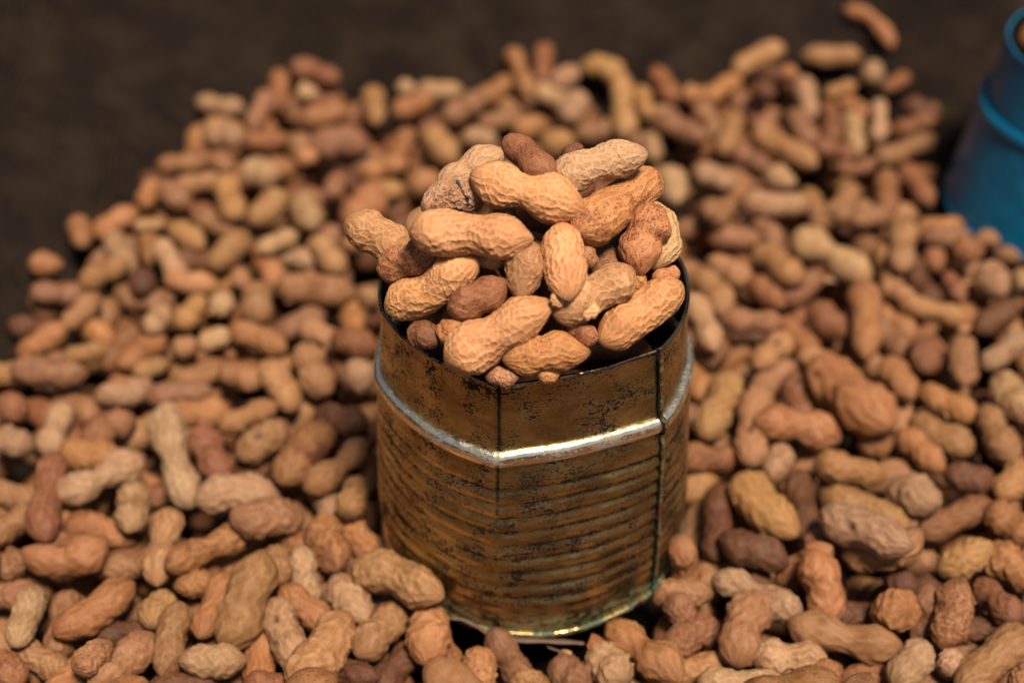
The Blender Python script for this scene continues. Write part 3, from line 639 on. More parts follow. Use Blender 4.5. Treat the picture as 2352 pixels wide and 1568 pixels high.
([-852,1048,15,-654,982,1,-753,1015,8,67,92,1],'b',0,0,'plump reddish brown peanut lying level, just left of can, by can rim'),
([-1532,983,-11,-1433,1045,-32,-1482,1014,-21,51,100,1],'t',0,0,None),
([-1985,917,6,-1799,978,-4,-1892,948,1,43,90,1],'y',0,0,'plump golden peanut lying level, near left edge, level with can band'),
([722,841,71,807,953,-3,764,897,34,58,95,1],'m',0,0,None),
([-1674,836,-21,-1543,933,-35,-1609,884,-28,43,90,1],'y',0,0,None),
([-2171,792,38,-1862,814,0,-2017,803,19,61,90,1],'m',0,0,'plump dull mauve-brown peanut lying level, near left edge, level with can band'),
([-1311,877,-19,-1123,781,-30,-1217,829,-24,58,90,1],'y',0,0,'plump golden peanut leaning left, left of centre, level with can band'),
([-786,790,15,-641,783,7,-713,787,11,76,100,1],'p',0,0,'round pale straw peanut lying level, just left of can, by can band'),
([1624,744,-21,1824,572,-29,1724,658,-25,59,88,1],'o',0,0,'plump orange-tan peanut leaning left, near right edge, level with can band'),
([-1263,509,-35,-1047,648,-34,-1164,591,-20,56,75,1],'y',0,0,'waisted golden peanut leaning right, left of centre, level with can bead'),
([961,682,41,868,249,14,860,471,32,62,82,1],'t',0,1,'curved tan peanut with hole pointing up, just right of can, by can bead'),
([1866,627,-15,1897,296,-6,1882,461,-12,70,80,1],'t',0,0,'waisted tan peanut leaning left, at right edge, level with can bead'),
([-1157,311,-4,-990,516,-5,-1074,414,-5,74,95,1],'t',0,1,'plump tan peanut with hole leaning right, well left of can, by can bead'),
([1309,410,-18,1448,410,-18,1378,410,-18,53,100,1],'o',0,0,None),
([1487,479,-12,1623,255,-16,1555,367,-15,61,90,1],'o',0,0,'plump orange-tan peanut leaning left, near right edge, level with can bead'),
([-980,164,10,-823,491,7,-903,327,8,81,92,1],'s',0,1,'plump dark-speckled peanut with hole leaning right, well left of can, by can bead'),
([-1478,587,33,-1300,60,-6,-1448,309,-2,71,75,1],'p',0,0,'curved pale straw peanut pointing up, left of centre, level with can bead'),
([926,185,4,1011,355,17,969,270,10,56,95,1],'p',0,0,'plump pale straw peanut leaning right, well right of can, by can bead'),
([1112,270,4,1381,206,-14,1250,249,8,64,85,1],'y',0,0,'plump golden peanut lying level, right of centre, level with can bead'),
([-1827,71,30,-1541,315,10,-1673,176,0,75,66,1],'p',0,0,'waisted pale straw peanut leaning right, near left edge, level with upper ribs'),
([1619,245,-19,1812,185,-15,1715,215,-17,60,92,1],'d',0,0,'plump dark brown peanut lying level, near right edge, level with upper ribs'),
([-1297,73,3,-978,98,-11,-1138,116,32,79,88,1],'p',0,0,'plump pale straw peanut lying level, left of centre, level with upper ribs'),
([-1547,155,-1,-1516,-106,27,-1504,25,10,70,85,1],'p',0,0,'plump pale straw peanut pointing up, near left edge, level with upper ribs'),
([-799,-35,19,-717,-304,28,-758,-170,23,74,92,1],'s',0,0,'plump dark-speckled peanut pointing up, just left of can, level with lower ribs'),
([-1354,0,26,-1362,-356,12,-1395,-175,24,64,75,1],'t',0,0,'waisted tan peanut pointing up, left of centre, level with lower ribs'),
([-1327,-339,85,-1061,-71,-13,-1196,-205,35,57,82,1],'s',0,0,'slim dark-speckled peanut leaning right, left of centre, level with lower ribs'),
([691,-146,29,936,-267,23,813,-206,26,75,92,1],'d',0,0,'plump dark brown peanut leaning left, just right of can, by lower ribs'),
([-1869,-241,61,-1580,-182,55,-1711,-282,-26,73,78,1],'o',0,0,'curved orange-tan peanut lying level, near left edge, level with lower ribs'),
([-1300,-366,7,-1154,-332,0,-1227,-349,4,50,100,1],'o',0,0,'oval orange-tan peanut lying level, left of centre, level with can base'),
([436,-428,-6,647,-398,0,536,-385,31,55,90,1],'m',0,0,'curved dull mauve-brown peanut lying level, below the can right, level with can base'),
([-723,-333,27,-588,-540,21,-655,-436,24,68,100,1],'p',0,0,'oval pale straw peanut leaning left, just left of can, by can base'),
([1616,-335,1,1693,-580,67,1656,-458,33,55,88,1],'b',0,0,'plump reddish brown peanut leaning left, at right edge, level with can base'),
([-1169,-615,26,-1105,-308,10,-1138,-462,17,55,90,1],'o',0,0,'plump orange-tan peanut leaning right, left of centre, level with can base'),
([-1343,-579,40,-1301,-406,3,-1347,-483,34,62,90,1],'y',0,0,'left plump golden peanut leaning right, left of centre, level with can base'),
([-1779,-706,90,-1780,-413,61,-1780,-560,74,54,92,1],'p',0,0,'plump pale straw peanut pointing up, at left edge, level with can base'),
([-929,-444,30,-791,-743,29,-886,-603,19,64,92,1],'p',0,1,'plump pale straw peanut with hole leaning left, well left of can, along the bottom edge'),
([451,-657,-5,646,-516,6,549,-587,0,61,90,1],'b',0,0,'plump reddish brown peanut leaning right, below the can right, along the bottom edge'),
([-1545,-831,121,-1440,-730,134,-1493,-780,128,52,88,1],'t',0,0,'left plump tan peanut leaning right, near left edge, along the bottom edge'),
([1445,-664,11,1434,-780,25,1439,-722,18,49,100,1],'p',0,0,None),
([-1857,-676,11,-1751,-819,27,-1804,-748,18,60,90,1],'o',0,0,'plump orange-tan peanut leaning left, at left edge, along the bottom edge'),
([-195,-610,-35,-178,-792,-65,-186,-701,-51,62,90,1],'o',0,0,'right plump orange-tan peanut pointing up, below the can left, along the bottom edge'),
([62,-652,-67,190,-772,-60,126,-712,-63,69,90,1],'m',0,0,'plump dull mauve-brown peanut leaning left, below the can right, along the bottom edge'),
([916,-816,5,1059,-720,-1,988,-768,2,53,90,1],'o',0,0,'plump orange-tan peanut leaning right, well right of can, along the bottom edge'),
([-85,-718,-86,60,-725,-94,-12,-721,-90,52,90,1],'y',0,0,'plump golden peanut lying level, below the can left, along the bottom edge'),
([-989,-799,20,-831,-807,9,-910,-803,15,45,90,1],'b',0,0,'plump reddish brown peanut lying level, well left of can, along the bottom edge'),
([72,2565,-3,241,2651,-20,156,2608,-11,70,100,0],'y',0,0,'round golden peanut lying level, behind the heap right, level with heap top'),
([1147,2656,20,1415,2326,36,1292,2501,39,59,92,0],'O',0,0,'slim bright orange peanut leaning left, well right of can, by heap top'),
([810,2338,3,1010,2185,19,911,2262,11,67,90,0],'p',0,0,'plump pale straw peanut lying level, just right of can, by heap top'),
([1148,2256,35,1300,2185,30,1224,2221,32,67,100,0],'p',0,0,'round pale straw peanut lying level, well right of can, by heap top'),
([1006,1965,71,1345,1998,23,1175,1981,47,64,90,0],'p',0,0,'slim pale straw peanut lying level, well right of can, by upper heap'),
([-1094,2044,48,-1003,1812,35,-1048,1928,42,73,90,0],'p',0,0,'plump pale straw peanut leaning left, well left of can, by upper heap'),
([1947,1658,22,2094,1651,15,2021,1654,19,63,100,0],'o',0,0,None),
([1216,1725,32,1517,1414,19,1398,1601,64,87,70,0],'p',0,0,'curved pale straw peanut leaning left, right of centre, level with lower heap'),
([2053,1503,28,2096,1316,32,2074,1410,30,85,100,0],'p',0,0,'round pale straw peanut leaning left, at right edge, level with lower heap'),
([-1133,1386,8,-777,1325,17,-953,1369,28,77,90,0],'y',0,0,'plump golden peanut lying level, well left of can, level with can rim'),
([730,1497,9,846,1186,10,852,1370,45,68,92,0],'y',0,0,'curved golden peanut leaning left, just right of can, level with can rim'),
([985,1436,15,1126,1258,5,1056,1347,10,61,95,0],'b',0,0,'plump reddish brown peanut leaning left, well right of can, by can rim'),
([-1231,1397,15,-1172,1155,8,-1202,1276,11,77,88,0],'t',0,0,'plump tan peanut pointing up, left of centre, level with can rim'),
([-1380,1361,1,-1350,1227,-14,-1365,1294,-7,57,100,0],'p',0,0,None),
([1629,1267,35,1929,1195,-27,1779,1231,4,52,78,0],'y',0,0,'waisted golden peanut lying level, near right edge, level with can rim'),
([695,1158,142,763,799,151,730,978,145,65,80,0],'p',0,0,'waisted pale straw peanut leaning left, just right of can, by can rim'),
([-1311,1127,-17,-1047,990,-27,-1170,1075,-3,59,85,1],'o',0,0,'plump orange-tan peanut leaning left, left of centre, level with can rim'),
([1934,894,-37,2141,1058,21,2037,976,-8,51,90,1],'p',0,0,'plump pale straw peanut leaning right, at right edge, level with can band'),
([1712,1060,-11,1666,833,-5,1689,947,-8,70,95,1],'b',0,0,'plump reddish brown peanut pointing up, near right edge, level with can band'),
([1137,935,-28,1301,879,-36,1234,947,15,50,90,1],'y',0,0,'curved golden peanut lying level, well right of can, level with can band'),
([1873,1066,-8,1818,777,-22,1846,921,-16,64,92,1],'t',0,0,'plump tan peanut pointing up, near right edge, level with can band'),
([1514,926,-14,1584,687,-24,1549,807,-19,61,92,1],'o',0,0,'plump orange-tan peanut leaning left, right of centre, level with can band'),
([-1119,877,16,-968,617,-25,-1043,747,-5,65,90,1],'y',0,0,'plump golden peanut leaning left, well left of can, level with can band'),
([1951,796,5,2036,517,4,1994,656,4,84,90,1],'p',0,0,'plump pale straw peanut leaning left, at right edge, level with can band'),
([692,382,42,852,766,37,759,578,42,68,85,1],'y',0,0,'plump golden peanut leaning right, just right of can, level with can band'),
([887,426,97,1238,434,-14,1068,445,59,77,74,1],'o',0,0,'waisted orange-tan peanut lying level, well right of can, level with can bead'),
([1541,550,-26,1754,359,-28,1663,471,-7,66,90,1],'y',0,0,'plump golden peanut leaning left, near right edge, level with can bead'),
([793,156,50,979,-136,37,875,2,33,85,93,1],'y',0,0,'plump golden peanut leaning left, well right of can, level with upper ribs'),
([1109,84,-6,1408,-100,-13,1291,41,48,66,90,1],'y',0,0,'curved golden peanut leaning left, right of centre, level with upper ribs'),
([-1111,-139,143,-866,-15,13,-990,-91,62,76,92,1],'m',0,0,'plump dull mauve-brown peanut lying level, well left of can, by upper ribs'),
([1452,-100,0,1765,68,-8,1608,-16,-4,58,85,1],'b',0,0,'slim reddish brown peanut leaning right, near right edge, level with upper ribs'),
([1724,14,22,1879,-138,8,1802,-62,15,73,90,1],'o',0,0,'plump orange-tan peanut leaning left, at right edge, level with upper ribs'),
([1136,-216,92,1387,-258,204,1289,-329,39,76,90,1],'y',0,0,'curved golden peanut lying level, right of centre, level with lower ribs'),
([1671,-194,27,1828,-392,36,1750,-293,31,78,90,1],'o',0,0,'plump orange-tan peanut leaning left, at right edge, level with lower ribs'),
([989,-317,144,1056,-524,-19,1053,-415,69,75,92,1],'o',0,0,'plump orange-tan peanut pointing up, well right of can, level with can base'),
([653,-322,-3,950,-498,-11,824,-379,30,55,62,1],'p',0,0,'curved pale straw peanut leaning left, just right of can, by can base'),
([-1074,-662,14,-965,-352,178,-1002,-511,90,86,92,1],'y',0,0,'right plump golden peanut leaning right, left of centre, level with can base'),
([506,-489,100,534,-486,-34,520,-487,33,54,100,1],'m',0,0,'round dull mauve-brown peanut pointing up, below the can right, level with can base'),
([-1673,-622,51,-1438,-382,44,-1547,-512,35,71,90,1],'o',0,0,'plump orange-tan peanut leaning right, near left edge, level with can base'),
([1256,-466,-16,1301,-565,117,1279,-515,50,76,100,1],'o',0,0,'round orange-tan peanut lying level, right of centre, level with can base'),
([-610,-695,29,-465,-458,12,-538,-577,20,67,90,1],'y',0,0,'plump golden peanut leaning right, below the can left, level with can base'),
([-1258,-492,69,-1277,-769,23,-1250,-633,42,60,85,1],'t',0,0,'plump tan peanut pointing up, left of centre, along the bottom edge'),
([-800,-881,74,-648,-542,67,-725,-712,69,81,92,1],'y',0,0,'plump golden peanut leaning right, just left of can, along the bottom edge'),
([-1211,-749,62,-995,-724,41,-1103,-736,52,59,100,1],'p',0,0,'oval pale straw peanut lying level, left of centre, along the bottom edge'),
([210,-616,-45,311,-792,7,261,-704,-19,77,90,1],'p',0,0,'plump pale straw peanut leaning left, below the can right, along the bottom edge'),
([1617,-822,7,1704,-792,43,1660,-807,25,49,90,1],'o',0,0,None),
([1052,1677,9,1207,1362,57,1138,1525,39,70,93,0],'y',0,0,'plump golden peanut leaning left, well right of can, level with lower heap'),
([1501,1393,36,1431,931,-5,1466,1161,13,70,86,0],'o',0,0,'slim orange-tan peanut pointing up, right of centre, level with can rim'),
([1235,1247,21,1348,1063,9,1292,1155,15,76,100,0],'b',0,0,'oval reddish brown peanut leaning left, well right of can, by can rim'),
([952,844,17,1113,1054,5,1032,949,10,61,78,1],'y',0,1,'waisted golden peanut with hole leaning right, well right of can, by can band'),
([-965,984,7,-841,690,10,-930,827,-3,77,78,1],'t',0,0,'waisted tan peanut leaning left, well left of can, level with can band'),
([1190,840,31,1402,345,130,1298,591,78,110,90,1],'o',0,1,'plump orange-tan peanut with hole leaning left, right of centre, level with can band'),
([1412,158,-23,1496,-88,145,1455,35,60,84,100,1],'p',0,0,'oval pale straw peanut leaning left, near right edge, level with upper ribs'),
([1060,-140,160,1327,-390,244,1192,-270,195,77,93,1],'p',0,1,'plump pale straw peanut with hole leaning left, right of centre, by lower ribs'),
([1476,-320,28,1674,-242,103,1575,-281,65,64,97,1],'y',0,0,'plump golden peanut leaning right, near right edge, level with lower ribs'),
([-651,-326,70,-321,-547,160,-475,-416,138,75,88,1],'y',0,0,'plump golden peanut lying level, below the can left, level with lower ribs'),
([1419,-656,18,1500,-478,176,1460,-567,97,71,88,1],'s',0,0,'plump dark-speckled peanut pointing up, near right edge, level with can base'),
([697,-724,11,814,-421,29,728,-565,26,83,86,1],'t',0,0,'plump tan peanut pointing up, just right of can, level with can base'),
([903,-537,23,1273,-664,38,1081,-623,4,69,76,1],'y',0,0,'waisted golden peanut lying level, right of centre, along the bottom edge'),
([261,-535,-25,485,-807,31,396,-650,26,78,72,1],'o',0,0,'waisted orange-tan peanut leaning left, below the can right, along the bottom edge'),
([764,-701,-3,1010,-692,7,886,-683,17,63,85,1],'p',0,0,'plump pale straw peanut lying level, well right of can, along the bottom edge'),
([1433,-854,41,1725,-585,34,1578,-720,36,67,90,1],'y',0,0,'plump golden peanut leaning right, at right edge, along the bottom edge'),
([1226,-828,34,1365,-645,30,1295,-737,31,67,90,1],'p',0,0,'plump pale straw peanut leaning right, right of centre, along the bottom edge'),
([564,-770,-17,867,-798,-2,716,-784,-10,52,85,1],'p',0,0,'slim pale straw peanut lying level, just right of can, along the bottom edge'),
([-368,-467,30,-369,-711,12,-369,-589,21,81,95,1],'o',0,0,'left plump orange-tan peanut pointing up, below the can left, along the bottom edge'),
([100,95,1562,143,174,1527,122,135,1544,30,100,2],'d',1,0,'dark shrivelled scrap of peanut shell behind the top of the heap'),
([-303,-202,1378,-260,-230,1404,-281,-216,1391,30,100,2],'p',1,0,"small pale bit of shell under the big level peanut's left part"),
([-220,-250,1419,-94,-298,1443,-157,-274,1431,30,100,2],'y',1,0,'golden peanut mostly hidden in the gap under the big level one'),
([146,-247,1456,172,-293,1400,159,-270,1428,30,100,2],'y',1,0,'sliver of golden peanut right of the upright central one'),
([374,-237,1315,452,-150,1273,413,-193,1294,30,100,2],'o',1,0,'small orange end sticking up behind the peanut on the right rim'),
([293,-283,1320,340,-257,1350,317,-270,1335,30,100,2],'o',1,0,"small orange peanut tip behind the torn peanut's right end"),
([96,-446,1282,155,-417,1267,126,-432,1274,30,100,2],'o',1,0,'orange sliver showing directly beneath the torn peanut'),
([-387,-347,1200,-305,-428,1221,-346,-387,1210,43,100,2],'d',1,0,"dark reddish peanut in shadow inside the can's left rim"),
([136,-485,1306,168,-439,1239,152,-462,1273,32,100,2],'b',1,0,"brown peanut in shadow below the torn one's right end"),
([-1,-530,1171,75,-508,1168,37,-519,1170,30,100,2],'o',1,0,'orange sliver low inside the front rim, right of the mauve tip'),
([-156,-516,1155,-58,-536,1169,-107,-526,1162,30,100,2],'m',1,0,'small mauve-brown peanut tip down inside the front rim'),
([46,-67,1577,347,-13,1641,192,-31,1620,59,90,2],'p',1,0,'pale netted peanut at the back right of the heap top'),
([-309,-5,1484,-103,52,1605,-213,31,1554,52,90,2],'p',1,0,"pale peanut at the heap's back left, behind the topmost orange one"),
([346,5,1441,367,-202,1340,431,-93,1398,64,90,2],'p',1,0,"pale bulging peanut at the heap's far right, behind a speckled one"),
([-615,-17,1387,-401,-83,1308,-508,-50,1347,66,90,2],'t',1,0,'tan peanut jutting out furthest left from the heap'),
([-18,-273,1488,-53,-405,1375,-36,-339,1431,58,100,2],'t',1,0,'pale oval peanut left of the upright one in mid heap'),
([-290,-409,1212,-221,-416,1288,-256,-413,1250,44,100,2],'o',1,0,"orange peanut end behind the big netted front peanut's left end"),
([-89,114,1620,52,-114,1617,-27,-6,1611,49,92,2],'b',1,0,'reddish brown peanut standing highest at the top of the heap'),
([-352,-100,1472,-148,-90,1551,-261,-74,1536,62,90,2],'p',1,0,"broad pale peanut carrying the black twig on the heap's upper left"),
([125,-258,1519,388,94,1491,265,-91,1493,67,90,2],'S',1,0,'dark-speckled peanut leaning up to the right from the topmost orange one'),
([-486,-132,1259,-302,-257,1459,-393,-194,1359,60,85,2],'s',1,0,'sooty speckled peanut squeezed between the leftmost one and the curved orange one'),
([-272,-382,1307,-96,-359,1402,-177,-380,1343,55,92,2],'b',1,0,'reddish brown netted peanut tucked behind the big front peanut'),
([-101,-511,1218,154,-495,1238,25,-495,1237,62,85,2],'o',1,0,'wrinkled orange peanut just inside the front rim, right of the front one'),
([397,-112,1498,322,-272,1366,314,-181,1445,72,87,2],'S',1,0,"pinched speckled peanut with broken end at the heap's right side"),
([50,-445,1342,296,-287,1395,183,-377,1355,64,86,2],'R',1,0,'torn peanut with ragged shell flaps below the upright central one'),
([-386,-256,1517,-23,-307,1529,-204,-282,1523,68,88,2],'O',1,0,"big smooth orange peanut lying level on the heap's left with stem scar"),
([80,-219,1515,95,-469,1429,76,-345,1471,65,88,2],'O',1,0,'orange-tan peanut standing upright in the centre of the heap'),
([-472,-272,1222,-189,-321,1454,-318,-309,1323,61,88,2],'O',1,0,"orange peanut with a hooked upper end over the can's left rim"),
([193,-462,1252,455,-248,1308,329,-361,1273,64,95,2],'O',1,0,"striped orange-tan peanut resting on the can's right rim"),
([-202,-100,1621,147,-197,1556,-29,-152,1584,71,74,2],'O',1,0,'large waisted orange peanut lying across the top of the heap'),
([-273,-512,1197,44,-424,1366,-122,-460,1291,72,88,2],'O',1,0,"large netted orange-tan peanut leaning over the can's front rim")]
PG, HG = 'loose peanuts in the pile around the cans', 'peanuts heaped in the brass can'
rest = []
def ivec(q): return np.array(q, float) / 100
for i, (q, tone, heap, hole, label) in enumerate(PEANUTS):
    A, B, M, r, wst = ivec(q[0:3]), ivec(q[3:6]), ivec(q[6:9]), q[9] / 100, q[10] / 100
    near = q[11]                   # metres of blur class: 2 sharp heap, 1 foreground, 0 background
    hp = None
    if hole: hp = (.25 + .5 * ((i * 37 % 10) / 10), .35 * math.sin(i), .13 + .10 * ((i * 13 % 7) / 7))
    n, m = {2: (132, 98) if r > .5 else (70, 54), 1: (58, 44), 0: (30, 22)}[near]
    V, Fq, at = peanut(A, B, M, r, wst, 100 + i * 7, n, m, tone, hp, {2: 1.05, 1: 1.75, 0: 1.2}[near], .59 if heap else .37)  # heap pods paler; the pile's partial shade is put into its tone
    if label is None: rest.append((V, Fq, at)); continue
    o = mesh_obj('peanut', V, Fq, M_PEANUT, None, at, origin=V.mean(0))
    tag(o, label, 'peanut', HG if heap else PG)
    if label.startswith('big smooth'):
        view = CAM - A; view /= np.linalg.norm(view); c = A * .955 + B * .045 + view * r * .50
        d1 = np.cross(view, (0, 0, 1)); d1 /= np.linalg.norm(d1); d2 = np.cross(view, d1)
        aa = np.linspace(0, 2 * math.pi, 20, endpoint=False)[None]; rr_ = np.array([.002, .05, .085, .11, .12, .13])[:, None] * (1 + .12 * np.sin(aa * 3 + 1))
        hh = np.array([.03, .035, .05, .075, .05, -.08])[:, None] + .012 * np.sin(aa * 7)
        X = c + d1 * (rr_ * np.cos(aa))[..., None] + d2 * (rr_ * np.sin(aa))[..., None] + view * hh[..., None]
        kk = 120; at = dict(pcoord=X.reshape(-1, 3), tone=np.tile((.42, .33, .24), (kk, 1)), ridge=np.zeros(kk), dirt_hole=np.repeat((.5, .1, 0, 0, .2, .5), 20), speck=np.full(kk, .3))
        so = bpy.data.objects.new('stem_scar', make_mesh('stem_scar', X.reshape(-1, 3) - np.array(o.location) / CM, grid_faces(6, 20), M_PEANUT, at)); link(so, o)
    if tone == 'R':
        # torn shell flaps lifting off the near lobe
        o.name = 'torn_peanut'
        c = A * .80 + B * .20; view = CAM - c; view /= np.linalg.norm(view)
        axv = (B - A) / np.linalg.norm(B - A); side = np.cross(view, axv)
        for q_, (sx, sy, a0, ln, wd) in enumerate(((.15, -.28, -.5, .75, .30), (.45, .05, .6, .60, .24), (-.2, .1, 1.8, .5, .22))):
            uu = np.linspace(0, 1, 16)[:, None]; vv = np.linspace(-1, 1, 9)[None]
            d1 = axv * math.cos(a0) + side * math.sin(a0); d2 = np.cross(view, d1)
            st = c + view * (r * .93) + axv * sx + side * sy
            wd_ = wd * np.sin(np.clip(uu * 2.6 + .35, 0, 3.0)) * (1 + .15 * np.sin(uu * 19))
            X = st + d1 * (uu * ln)[..., None] + d2 * (vv * wd_)[..., None] + view * (.16 * uu ** 1.5 - .12 * vv ** 2 * wd_ / .3 - .25 * np.clip(uu - .7, 0, 1) ** 1.2)[..., None]
            Xb = X - view * .02
            Vf = np.vstack([X.reshape(-1, 3), Xb.reshape(-1, 3)]); f1 = grid_faces(16, 9, False); kk = len(Vf)
            at = dict(pcoord=Vf * 1.0, tone=np.tile(np.array(TONES['R']) * .72, (kk, 1)), ridge=np.tile((.5 + .5 * np.cos(vv * 12) + 0 * uu).reshape(-1), 2), dirt_hole=np.tile((np.clip(uu - .85, 0, 1) * 4 + 0 * vv).reshape(-1), 2), speck=np.full(kk, .4))
            fo = bpy.data.objects.new('shell_flap', make_mesh('shell_flap', Vf - (o.location / CM), np.vstack([f1, f1[:, ::-1] + kk // 2]), M_PEANUT, at))
            link(fo, o)

